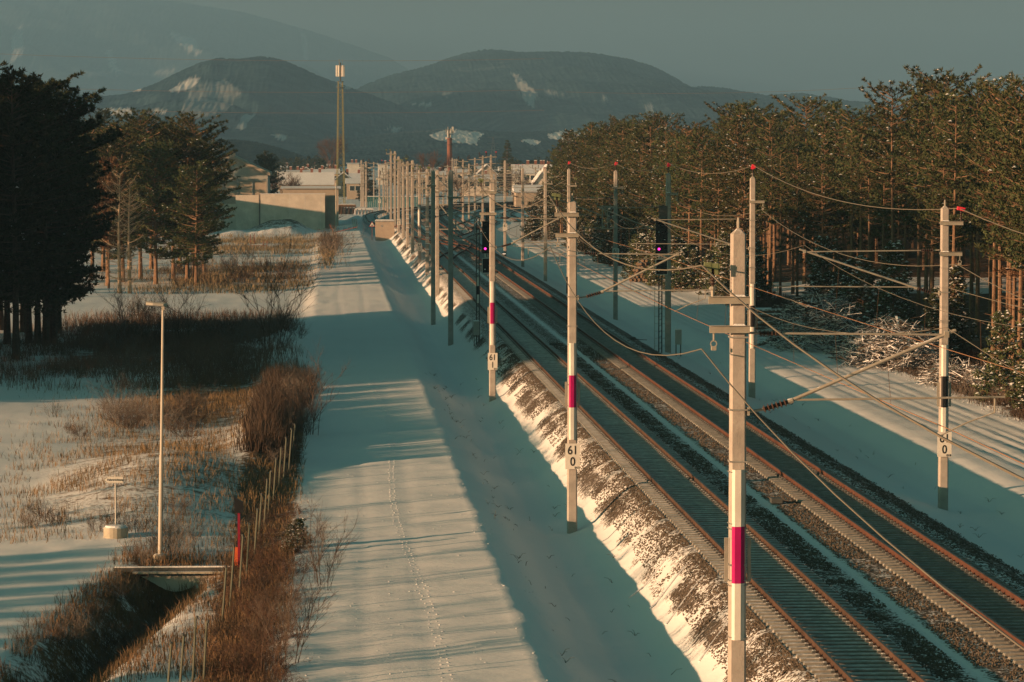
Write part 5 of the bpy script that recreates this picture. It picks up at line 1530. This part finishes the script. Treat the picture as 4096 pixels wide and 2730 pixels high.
H = [  # centre u, eave v, width in v, ridge height in v, distance
 (705, 424, 128, 28, 950, 'long steep snowy roof with chimneys left of the lattice mast', dict(chim=3, wins=6)),
 (677, 394, 86, 3, 1060, 'low bright snowy block behind the long steep roof', dict(wall='white', chim=3, wins=5)),
 (746, 398, 56, 9, 1040, 'ribbed snowy roof just left of the lattice mast', dict(chim=2, wins=4)),
 (704, 392, 22, 7, 1100, 'small snowy gable peeping over the long steep roof', dict(gable_front=True, wins=1)),
 (812, 386, 27, 10, 1200, 'bright sunlit flat-roofed block right of the lattice mast', dict(wall='white', chim=2, wins=0, flat=True)),
 (765, 399, 34, 11, 990, 'teal-roofed house directly behind the lattice mast', dict(wins=2)),
 (790, 412, 40, 15, 960, 'snowy gabled house right of the lattice mast', dict(gable_front=True, wins=1)),
 (815, 410, 46, 12, 980, 'house with broad teal shaded roof behind the beige one', dict(wins=2)),
 (822, 421, 57, 11, 900, 'beige house with grey hipped roof and a row of windows', dict(wins=3)),
 (880, 386, 22, 8, 1250, 'small bright block behind the tall left masts', dict(wall='white', chim=1, wins=0, flat=True)),
 (950, 408, 70, 12, 1000, 'broad snowy roof between the left and middle masts', dict(wins=4)),
 (1000, 402, 50, 9, 1050, 'snow-roofed building under the antenna chimney', dict(wins=3)),
 (1050, 396, 56, 9, 1150, 'snow-roofed building right of the antenna chimney', dict(wins=4)),
 (1100, 412, 72, 11, 960, 'low snowy roof below the pink gabled house', dict(wins=3, wall='wall_conc')),
 (1117, 402, 51, 23, 1000, 'pink gabled house between the station masts', dict(gable_front=True, wins=2)),
 (1222, 398, 96, 20, 950, 'long snowy roof with brick chimneys left of the forest', dict(wall='white', chim=4, wins=5)),
 (1256, 396, 24, 16, 930, 'pink gabled house end beside the forest edge', dict(gable_front=True, wins=1)),
 (1243, 425, 46, 30, 800, 'steep grey gabled house behind the young pines', dict(gable_front=True, wins=1, wall='wall_conc')),
 (1218, 441, 79, 16, 700, 'low garage with wide ribbed snowy roof above the young pines', dict(chim=0, wins=0)),
 (1165, 392, 40, 9, 1150, 'snowy-roofed row behind the pink gabled house', dict(wins=3, chim=2)),
 (1288, 388, 40, 8, 1300, 'brick-chimneyed roof at the foot of the forest', dict(wins=3, chim=2)),
 (752, 383, 18, 6, 1400, 'small snowy gabled house below the near ridge', dict(wins=1)),
 (722, 384, 14, 5, 1450, 'tiny teal-roofed house below the near ridge', dict(wins=1)),
 (655, 386, 24, 5, 1300, 'brown-walled house at the foot of the near ridge', dict(wins=2)),
 (905, 388, 60, 6, 1400, 'distant row of roofs behind the tall left masts', dict(wins=4)),
 (1080, 388, 70, 6, 1400, 'distant row of roofs behind the lattice beams', dict(wins=4)),
 (975, 391, 50, 6, 1350, 'distant snowy roof left of the antenna chimney', dict(wins=4)),
 (1200, 384, 80, 5, 1500, 'farthest snowy roof below the right snow field', dict(wins=3)),
]
for u, v, wv, rv, Y, lb, kw in H:
    kk = 1.7408 / F * Y
    if kw.pop('flat', False): house(u, v - rv, Y, wv * kk, 9, .25, lb, **kw)
    else: house(u, v, Y, wv * kk - .8, 8 if not kw.get('gable_front') else 10, rv * kk, lb, **kw)
r = empty('shade_block', (-52, 556, -1.4), 0, 'added flat-roofed block, hidden behind the big dark pines, that shades the concrete wall', 'shade_block')  # added unseen building, sized to throw the slanting shadow edge on the concrete wall
MB().box((0, 0, 4.05), (24, 84, 8.1)).build('wall', M['wall_conc'], r)
MB().box((0, 0, 8.26), (24.6, 84.6, .32)).build('roof', M['roof_snow'], r)
for i in range(9): MB().box((12.06, -36 + i * 9, 5.5), (.12, 4, 1.6)).build('window', M['glass'], r)
# beige switch hut
hx, hy = 8.35, 506; hz = gzf(hx, hy)
r = empty('switch_hut', (hx, hy, hz), 0, 'small beige hut with snowy flat roof beside the snow road, before the masts', 'hut')
MB().box((0, 0, 1.35), (2.7, 2.6, 2.7)).build('wall', M['hutwall'], r)
MB().box((0, 0, 2.78), (2.85, 2.75, .14)).build('roof_edge', M['steel'], r)
MB().box((0, 0, 2.93), (2.8, 2.7, .16), taper=.85).build('roof_snow', M['snow'], r)
MB().box((-.45, -1.31, 2.1), (.3, .02, .32)).build('vent', M['steel'], r)
# warning sign
sx, sy, sz = at(856, 540, 500); sx = (1488 - 1308) / F * 500
r = empty('warning_sign', (sx, 500, gzf(sx, 500)), 0, 'red-rimmed triangular warning sign on a dark red post left of the beige hut', 'road sign')
MB().bar((0, 0, -.2), (0, 0, 2.1), .07).build('post', M['rustpost'], r)
tri = lambda s, y, z0: [(-s, y, z0 - s * .58), (s, y, z0 - s * .58), (0, y, z0 + s * 1.15)]
MB().add(tri(.46, -.05, 2.2) + tri(.46, -.03, 2.2), [(0, 1, 2), (5, 4, 3), (0, 3, 4, 1), (1, 4, 5, 2), (2, 5, 3, 0)]).build('sign_rim', M['redpost'], r)
MB().add(tri(.33, -.056, 2.2), [(0, 1, 2)]).build('sign_face', M['white'], r)
MB().box((0, -.06, 2.12), (.24, .006, .09)).box((0, -.06, 2.2), (.13, .006, .08)).build('vehicle_symbol', M['ink'], r)
# concrete yard wall
r = empty('concrete_wall', (0, 0, 0), 0, 'long cast concrete wall with sunlit upper corner and spoil heaps before it', 'wall')
MB().box((-5.3, 547.2, 1.3), (10.0, .4, 6.2)).build('wall_panel', M['wall_conc'], r)
MB().box((-12.4, 548, 1.2), (3.6, .5, 6.1)).build('wall_panel', M['wall_conc'], r)
b = MB(); b.box((-10.5, 547.4, 1.2), (.12, .9, 6.3)); b.build('joint_post', M['steel_dark'], r)
MB().box((-17.6, 549, .5), (6.8, .5, 4.7)).build('wall_panel', M['wall_conc'], r)
b = MB(); 
for q in range(9): b.box((-.32 + q * .19 + .0, 547.3 + q * .35, 1.6), (.12, .3, 5.3))
b.box((.45, 548.9, 1.55), (1.7, .3, 5.2), rz=.0); b.build('corrugated_return', M['hutwall'], r)
b = MB()
for q in range(4): b.bar((-8.2 + q * 2.4, 546.995, -1.6), (-8.2 + q * 2.4, 546.995, 4.3), .02)
b.box((-5.3, 547.2, 4.44), (10.1, .55, .09)); b.build('coping', M['roof_snow'], r)
pole = MB().tube([(1.45, 546.5, -1.8), (1.45, 546.5, 6.1)], .09, 7).build('pole', M['lampbody'], None)
tag(pole, 'thin pale pole standing at the right end of the concrete wall', 'pole')
# hall
r = empty('industrial_hall', (-15.8, 585, -1.3), 0, 'gabled hall with pale sheet cladding and brown infill panels behind the concrete wall', 'industrial hall')
Wd = 6.1; ze = 8.5; za = 11.2
b = MB().add([(-Wd, -8, 0), (Wd, -8, 0), (Wd, -8, ze), (0, -8, za), (-Wd, -8, ze), (-Wd, 14, 0), (Wd, 14, 0), (Wd, 14, ze), (0, 14, za), (-Wd, 14, ze)],
             [(0, 1, 2, 3, 4), (5, 9, 8, 7, 6), (1, 6, 7, 2), (0, 4, 9, 5)]); b.build('wall', M['cabinet'], r)
b = MB().add([(-Wd - .4, -8.4, ze - .15), (0, -8.4, za + .05), (Wd + .4, -8.4, ze - .15), (-Wd - .4, 14.4, ze - .15), (0, 14.4, za + .05), (Wd + .4, 14.4, ze - .15), (-Wd - .4, -8.4, ze + .35), (0, -8.4, za + .55), (Wd + .4, -8.4, ze + .35), (-Wd - .4, 14.4, ze + .35), (0, 14.4, za + .55), (Wd + .4, 14.4, ze + .35)],
             [(6, 7, 10, 9), (7, 8, 11, 10), (0, 3, 4, 1), (1, 4, 5, 2), (0, 1, 7, 6), (1, 2, 8, 7), (2, 5, 11, 8), (0, 6, 9, 3)])
b.box((0, -7, za + .65), (1.6, 2.5, .5)); b.build('roof', M['hutwall'], r)
for i in range(5):
    MB().box((-4.9 + i * 2.45, -8.06, 5.2), (2.1, .1, 4.3)).build('infill_panel', M['hutwall'], r)
for i in range(6): MB().box((-6.0 + i * 2.4, -8.12, 5.0), (.22, .22, 5.6)).build('pilaster', M['steel'], r)
MB().box((0, -8.1, 7.5), (12.2, .12, .12)).build('girt', M['steel'], r)
# low building behind the wall
house(715, 432, 575, 9, 6, .3, 'low flat-roofed concrete shed behind the concrete wall', wall='hutwall', chim=0, wins=0, kind='shed', cat='shed')
# teal fence with colourful trucks yard
r = empty('sheet_fence', (at(880, 480, 760)[0], 760, -1.2), 0, 'teal corrugated sheet fence between the left station masts', 'fence')
b = MB()
for q in range(28): b.box((-3.5 + q * .42, 0, 1.2), (.3, .08, 2.3))
b.build('sheet_panel', M['teal'], r)
MB().box((2.2, 0, 2.42), (12.5, .2, .12)).build('top_snow', M['snow'], r)
# yard things under the beige house
for i, (u, v, w_, h_, m, lb) in enumerate(((795, 470, 4, 2.0, 'bark', 'brown container below the beige house'), (815, 483, 5, 1.4, 'steel_dark', 'dark low stack of material in the yard below the beige house'), (835, 488, 4, 1.2, 'snow', 'small snow-covered mound-shaped tarpaulin by the yard'))):
    x, _, z = at(u, v, 680)
    r = empty('yard_stack', (x, 680, -1.3), .1, lb, 'yard stack')
    MB().box((0, 0, h_ / 2), (w_, 2.4, h_), taper=.9).build('body', M[m], r); MB().box((0, 0, h_ + .06), (w_ * .88, 2.1, .12), taper=.9).build('snow_cap', M['snow'], r)
    b = MB()
    for q in range(6): b.box((-w_ * .4 + q * w_ * .16, -1.22, h_ * .45), (.08, .12, h_ * .8))
    b.build('rib', M['rust'], r)

# lattice radio mast
def lattice(u, Y, ztop, zb, wb, wt, label, mat):
    x = at(u, 400, Y)[0]
    r = empty('lattice_mast', (x, Y, zb), R(10), label, 'radio mast')
    H_ = ztop - zb; L = MB(); c = [(-1, -1), (1, -1), (1, 1), (-1, 1)]
    def pt(k, t): wd = (wb * (1 - t) + wt * t) / 2; return (c[k % 4][0] * wd, c[k % 4][1] * wd, H_ * t)
    for k in range(4): 
        MB().bar(pt(k, 0), pt(k, 1), .12).build('corner_leg', M[mat], r)
    n = 20
    for i in range(n):
        for k in range(4):
            t0, t1 = i / n, (i + 1) / n
            L.bar(pt(k, t0), pt(k + 1, t1), .045); L.bar(pt(k, t0), pt(k + 1, t0), .045)
    L.build('bracing', M[mat], r)
    b = MB(); b.lathe([(0, 1.0), (.12, 1.0)], (0, 0, H_ - 1.6), n=12); b.lathe([(0, .8), (.1, .8)], (0, 0, H_ - .2), n=12); b.tube([(0, 0, H_), (0, 0, H_ + 4.2)], .16, 6); b.build('platform', M['steel_dark'], r)
    for k in range(6):
        a = k * 1.047; p = (math.cos(a) * .85, math.sin(a) * .85)
        MB().lathe([(0, .14), (.08, .2), (2.5, .2), (2.6, .12)], (p[0], p[1], H_ + 1.0), n=8).build('antenna', M['white'], r)
    for k in range(3):
        a = k * 2.09; MB().tube([(math.cos(a) * .5, math.sin(a) * .5, H_ + 3.4), (math.cos(a) * .5, math.sin(a) * .5, H_ + 5.0)], .05, 4).build('rod_antenna', M['steel'], r)
lattice(783, 804, CAMZ + (345 - 188) * 1.7408 / F * 804, -1.5, 1.75, .95, 'tall yellow-green lattice radio mast with white drum antennas', 'yellowsteel')
# chimney with antennas
Y = 1000; x = at(1033, 340, Y)[0]
r = empty('brick_chimney', (x, Y, -1.5), 0, 'round brick chimney topped by a cluster of mobile antennas', 'chimney')
zt = CAMZ + (345 - 318) * 1.7408 / F * Y
MB().lathe([(0, .95), (zt + 1.5, .68)], (0, 0, 0), n=14).build('shaft', M['brick'], r)
b = MB()
for q in (zt - 1.5, zt + .0, zt + 1.4): b.lathe([(0, 1.15), (.12, 1.15)], (0, 0, q + 1.0), n=12)
b.tube([(0, 0, zt + 1), (0, 0, zt + 4)], .3, 6); b.build('platform', M['steel_dark'], r)
rd = random.Random(4)
for k in range(14):
    a = rd.random() * 6.28; h = rd.choice([.8, 1.3, 1.9]); zz = zt + rd.choice([.2, .9, 2.0, 2.4, 2.6])
    MB().box((math.cos(a) * 1.0, math.sin(a) * 1.0, zz + h / 2 + .8), (.34, .2, h), rz=a).build('antenna', M['white'] if k % 2 else M['steel'], r)
# far pylons
for u, Y, zt_, lb in ((1133, 2600, 21.0, 'faint lattice power pylon before the dark hill, right of the snow field'),):
    x = at(u, 330, Y)[0]; r = empty('power_pylon', (x, Y, -2), 0, lb, 'power pylon')
    b = MB(); H_ = zt_ + 2
    for sx in (-1, 1):
        for sy in (-1, 1): b.bar((sx * 2.2, sy * 2.2, 0), (sx * .3, sy * .3, H_), .2)
    for i in range(8):
        t0, t1 = i / 8, (i + 1) / 8; w0 = 2.2 * (1 - t0) + .3 * t0; w1 = 2.2 * (1 - t1) + .3 * t1
        b.bar((-w0, -w0, H_ * t0), (w1, -w1, H_ * t1), .14); b.bar((w0, -w0, H_ * t0), (-w1, -w1, H_ * t1), .14)
    b.build('tower', M['steel_dark'], r)
    for q in (.98, .78, .58): MB().bar((-4.5, 0, H_ * q), (4.5, 0, H_ * q), .25).build('crossarm', M['steel_dark'], r)
# high voltage lines far across
for i, (v0, v1, v2, Y) in enumerate(((124, 136, 138, 1500), (198, 207, 209, 1500), (245, 254, 250, 1500))):
    p0 = at(-60, v0, Y); p1 = at(900, v1, Y * 1.0); 
    pa = at(-60, v0, Y); pb = at(1250, v1, Y)
    wire('power_line', [pa, pb], 2.0, .055, 'faint high-voltage line crossing before the mountain, %s of three' % ['highest', 'middle', 'lowest'][i], 'power line', 'wire_cu', 'high-voltage lines across the valley', n=24)
wire('power_line', [at(1300, 212, 1500), at(2450, 160, 1500)], 4, .05, 'faint high-voltage line rising to the right above the forest', 'power line', 'wire_cu', 'high-voltage lines across the valley', n=24)
# distant trees around the town
sp = []; hs = []; random.seed(9)
for i in range(150):
    Y = random.uniform(1000, 1700); u = random.choice([random.uniform(600, 780), random.uniform(900, 1300), random.uniform(1150, 1300)]); sp.append((at(u, 380, Y)[0], Y, -1.5)); hs.append(random.uniform(6, 10.5))
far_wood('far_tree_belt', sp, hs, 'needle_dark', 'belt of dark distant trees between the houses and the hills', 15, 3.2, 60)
for i, (u, Y, h, lb) in enumerate(((1166, 950, 15.5, 'dark spruce standing above the roofs right of the station'), (845, 850, 9, 'dark spruce beside the snowy roofs, right of the lattice mast'), (620, 1300, 10, 'pointed dark tree at the foot of the ridge'))):
    o = pine('spruce_tree', h, .08, 2.6, 60 + i, 1.0, mat='needle_dark', shape='spruce', trunk_r=.18, dead=0, flat=.1, tl=.4, label=lb, cat='spruce tree')
    o.location = (at(u, 390, Y)[0], Y, -1.4)

# ------------------------------------------------------------------ small things on the left
# street lamp
x, y, z = ground_pt(366, 1292)
r = empty('street_lamp', (x, y, z), 0, 'slim grey street lamp with a flat pale head on a concrete foot', 'street lamp')
Hh = CAMZ - (703 - 345) * 1.7408 / F * y - z
MB().lathe([(0, .23), (.32, .22), (.36, .16)], (0, 0, -.1), n=12).build('foot', M['conc_ring'], r)
MB().tube([(0, 0, .1), (.06, 0, Hh * .42)], [.072, .066], 10).tube([(.06, 0, Hh * .42), (.13, 0, Hh)], [.050, .038], 10).build('pole', M['lampbody'], r)
hd = MB(); pr = [(-.52, .09), (-.30, .16), (.02, .14), (.12, .06)]
vs = []; fs = []
for xx, hw in pr:
    for (yy, zz) in ((-hw, -.02), (-hw * .7, .05), (0, .085), (hw * .7, .05), (hw, -.02), (0, -.05)): vs.append((.13 + xx, yy, Hh + .03 - xx * .08 + zz))
for i in range(3):
    for j in range(6): a = i * 6 + j; c = i * 6 + (j + 1) % 6; fs.append((a, c, c + 6, a + 6))
fs += [tuple(range(6))[::-1], tuple(range(18, 24))]
hd.add(vs, fs).box((.13, 0, Hh - .04), (.09, .09, .16)).build('lamp_head', M['lampbody'], r)
# direction sign on a concrete ring
x, y, z = ground_pt(265, 1232)
r = empty('direction_sign', (x, y, z), 0, 'white arrow sign reading Fahrtrichtung on a thin post in a concrete ring', 'direction sign')
MB().lathe([(0, .40), (.34, .40), (.36, .36)], (0, 0, -.04), n=20).build('concrete_ring', M['conc_ring'], r)
MB().lathe([(0, .35), (.05, .33), (.07, .2)], (0, 0, .31), n=16).build('snow_cap', M['snow'], r)
Hs = (1232 - 1101) * 1.7408 / F * y
MB().tube([(0, 0, .2), (0, 0, Hs + .16)], .03, 8).build('post', M['steel'], r)
sg = MB().prism([(-.40, 0), (-.27, -.11), (.27, -.11), (.27, .11), (-.27, .11)], -.006, .006)
for i in range(len(sg.v)): px, py, pz = sg.v[i]; sg.v[i] = (px, -.045 + pz, Hs + py)
so = sg.build('sign_board', M['white'], r)
b = MB()
pts = [(-.385, 0), (-.265, -.097), (.257, -.097), (.257, .097), (-.265, .097)]
for i in range(5):
    a, c = pts[i], pts[(i + 1) % 5]; b.bar((a[0], -.053, Hs + a[1]), (c[0], -.053, Hs + c[1]), .008, .004)
b.build('border', M['ink'], so)
text_obj('Fahrtrichtung', .098, (.0, -.054, Hs), so, 'lettering')
# crimson marker with dark hood
x, y, z = ground_pt(547, 1312)
r = empty('marker_post', (x, y, z), 0, 'crimson marker post with a slanted black box on top and orange boards at its foot', 'marker post')
Hm = (1312 - 1178) * 1.7408 / F * y
MB().box((0, 0, Hm / 2), (.075, .075, Hm)).build('post', M['redpost'], r)
b = MB(); b.add([(-.14, -.10, Hm), (.14, -.10, Hm), (.14, .10, Hm), (-.14, .10, Hm), (-.14, -.10, Hm + .48), (.14, -.10, Hm + .32), (.14, .10, Hm + .32), (-.14, .10, Hm + .48)], [(0, 3, 2, 1), (4, 5, 6, 7), (0, 1, 5, 4), (1, 2, 6, 5), (2, 3, 7, 6), (3, 0, 4, 7)])
b.build('marker_box', M['black'], r)
b = MB(); b.box((-.1, .05, .33), (.16, .04, .75), ry=.05); b.box((.22, .1, .30), (.14, .04, .6), ry=-.3); b.build('foot_board', M['orange'], r)
# fence posts
random.seed(2)
for i, (u, v, h) in enumerate(((375, 1640, 1.6), (404, 1625, 1.65), (437, 1590, 1.75), (462, 1585, 1.6), (505, 1440, 1.6), (524, 1400, 1.75), (545, 1372, 1.75), (562, 1330, 1.6), (580, 1290, 1.6), (590, 1250, 1.6), (603, 1220, 1.7), (613, 1190, 1.6), (625, 1150, 1.5), (637, 1130, 1.6), (648, 1110, 1.7), (660, 1090, 1.75), (668, 1062, 1.5))):
    x, y, z = ground_pt(u, v)
    r = MB().tube([(0, 0, -.3), (.10 + random.uniform(0, .06), 0, h)], [.033, .028], 6)
    r.mat(1).lathe([(0, .036), (.06, .034)], (.13, 0, h - .03), n=6)
    o = r.build('fence_post', [M['fencepost'], M['steel_dark']], None); o.location = (x, y, z)
    tag(o, 'thin leaning fence post, %s from the bottom of the photo' % ['first', 'second', 'third', 'fourth', 'fifth', 'sixth', 'seventh', 'eighth', 'ninth', 'tenth', 'eleventh', 'twelfth', 'thirteenth', 'fourteenth', 'fifteenth', 'sixteenth', 'seventeenth'][i], 'fence post', 'fence posts in the thicket')
# culvert beam and headwall
x0, y0, z0 = at(258, 1306, 106); x1, _, z1 = at(532, 1310, 106)
r = empty('culvert', ((x0 + x1) / 2, 106.2, -1.5), 0, 'culvert with dark steel edge beam and stained concrete headwall over the ditch', 'culvert')
Lc = x1 - x0
MB().box((0, 0, .07), (Lc, .12, .13)).build('edge_beam', M['steel_dark'], r)
MB().box((0, 0, .15), (Lc * .99, .13, .035), taper=.98).build('snow_cap', M['snow'], r)
MB().box((.15, .25, -.75), (Lc * .66, .3, 1.2)).build('headwall', M['wall_conc'], r)
MB().box((.3, .1, -.02), (Lc * .84, .55, .06)).build('deck', M['conc_ring'], r)
# rusty frame, planks and rubble in the far yard
x, y, z = at(595, 565, 465); z = gzf(x, 465)
r = empty('steel_rack', (x, 465, z), .1, 'low rusty rack with upright posts in the far snowy field', 'steel rack')
for sx, h in ((-1.1, 1.6), (-.5, 1.7), (.65, .7), (1.1, .75)): MB().bar((sx, 0 if sx != -.5 else 1, 0), (sx, 0 if sx != -.5 else 1, h), .07).build('upright', M['rustpost'], r)
MB().bar((-1.1, 0, .12), (1.1, 0, .12), .09).build('rail', M['rustpost'], r); MB().box((-.2, .3, .2), (1.3, .8, .08)).build('board', M['snow'], r)
x = at(665, 545, 500)[0]
r = empty('plank_stack', (x, 500, gzf(x, 500)), .05, 'flat stack of pale planks lying in the snow before the spoil heap', 'plank stack')
for q in range(4): MB().box((q * .4 - .5, q * .2, .1 + q * .09), (4.2 - q * .5, .3, .07)).build('plank', M['lampbody'], r)
x = at(768, 530, 520)[0]
r = MB().bar((0, 0, -.1), (-.7, 0, 1.4), .14, .1).bar((-.3, .3, .1), (3.4, 0, 1.0), .08, .1).build('broken_barrier', M['rustpost'], None); r.location = (x, 520, gzf(x, 520)); tag(r, 'broken tilted barrier of old timber at the right end of the concrete wall', 'barrier')
x = at(845, 505, 560)[0] - .4
r = MB(); 
for q in range(3): r.bar((q * .28, 0, -.1), (q * .28 - .25, 0, 1.6), .16, .08)
o = r.build('leaning_boards', M['cabinet'], None); x = at(813, 520, 545)[0]; o.location = (x, 545, gzf(x, 545)); tag(o, 'old upright boards leaning in the snow left of the far mast trio', 'boards')
# guard rail beside the young pines
x, y, z = at(1215, 555, 395)
b = MB().tube([(26.5, 360, -.1), (25.3, 380, 0), (24.5, 400, 0), (21.8, 412, 0)], .06, 5)
for px_, py_ in ((26.2, 365), (25.3, 380), (24.6, 395), (23.3, 405)): b.bar((px_, py_, -1.2), (px_, py_, 0), .1)
tag(b.build('guard_rail', M['steel'], None), 'bent tubular guard rail in the snow before the young pines', 'guard rail')
# twigs and litter on the snow
b = MB(); random.seed(31)
for i in range(150):
    if i < 50: x = 5.9 + random.gauss(0, .25); y = random.uniform(80, 200)
    elif i < 90: x = random.uniform(20.8, 24); y = random.uniform(105, 210)
    else: x = random.uniform(6, 9); y = random.uniform(80, 200)
    z = gzf(x, y)
    for q in range(random.choice([1, 2, 4])):
        L = random.uniform(.05, .28); a = random.random() * 6.28
        b.tube([(x, y, z - .01), (x + L * .5 * math.cos(a), y + L * .5 * math.sin(a), z + L * .5), (x + L * math.cos(a), y + L * math.sin(a), z + L * .55)], [.008, .006, .004], 3, False)
tag(b.build('snow_litter', M['twig_grey'], None), 'small twigs and weed stalks poking out of the snow of the ditch', 'litter', kind='stuff')

# small clods of snow along the road, a trail of footprints down its middle
def clods():
    r_ = np.random.default_rng(77); X, Y, S = [], [], []
    n = 2600; x = np.where(r_.random(n) < .6, r_.choice([-.8, 5.3], n) + r_.normal(size=n) * .35, r_.uniform(-.6, 5.2, n)); y = 70 + 130 * r_.random(n) ** 1.3
    X.append(x); Y.append(y); S.append(.012 + .04 * r_.random(n) ** 3)
    yy = np.arange(74, 190, .34); k = np.arange(len(yy))
    X.append(2.55 + .25 * np.sin(yy / 11) + np.where(k % 2, .09, -.09) + r_.normal(size=len(yy)) * .03); Y.append(yy + r_.normal(size=len(yy)) * .04); S.append(np.full(len(yy), .05))
    n = 900; X.append(r_.uniform(30.6, 34, n)); Y.append(r_.uniform(135, 200, n)); S.append(.03 + .06 * r_.random(n))
    x, y, s = np.concatenate(X), np.concatenate(Y), np.concatenate(S); n = len(x); z = gz(x, y)
    base = np.array([(1, 0, 0), (.3, .95, 0), (-.8, .6, 0), (-.8, -.6, 0), (.3, -.95, 0), (0, 0, .7)])
    V = base[None] * s[:, None, None] * (.7 + .6 * r_.random((n, 6, 1))) + np.stack([x, y, z - .004], 1)[:, None]
    f = np.array([(0, 1, 5), (1, 2, 5), (2, 3, 5), (3, 4, 5), (4, 0, 5)])
    o = mesh_np('snow_clods', V.reshape(-1, 3), (f[None] + (np.arange(n) * 6)[:, None, None]).reshape(-1, 3), M['snow'], smoothf=True)
    tag(o, 'small clods of snow and kicked-up footprints scattered over the snow road', 'snow clods', kind='stuff')
clods()
# ------------------------------------------------------------------ haze
me = bpy.data.meshes.new('haze')
hb = MB().box((0, 10800, 390), (19500, 22400, 792))
hz = hb.build('haze', [], None)
m = bpy.data.materials.new('valley_haze'); m.use_nodes = True; n = m.node_tree; n.nodes.clear()
out = n.nodes.new('ShaderNodeOutputMaterial'); pv = n.nodes.new('ShaderNodeVolumePrincipled')
pv.inputs['Color'].default_value = (.25, .475, .72, 1); pv.inputs['Density'].default_value = 1.32e-4; pv.inputs['Anisotropy'].default_value = 0.0
n.links.new(pv.outputs[0], out.inputs['Volume']); hz.data.materials.append(m)
tag(hz, kind='stuff')

# look-alikes that still share a label are told apart by their distance from the bridge
by = {}
for o_ in bpy.data.objects:
    if o_.get('category') and o_.get('group') and o_.parent is None and 'beyond the left edge' not in o_['label']: by.setdefault(o_['label'], []).append(o_)
ORD = ['nearest', 'second nearest', 'third nearest', 'fourth nearest', 'fifth nearest', 'sixth nearest', 'seventh nearest', 'eighth nearest', 'ninth nearest', 'tenth nearest', 'eleventh nearest', 'twelfth nearest']
for lb, os_ in by.items():
    if 1 < len(os_) <= 12 and len(lb.replace('-', ' ').split()) <= 14:
        os_.sort(key=lambda q: q.location.y if q.type == 'EMPTY' or abs(q.location.y) > 1 else (q.matrix_world @ Vector(q.bound_box[0])).y)
        for i, q in enumerate(os_): q['label'] = ((['nearer', 'farther'][i] if len(os_) == 2 else ORD[i]) + ' ' + lb)
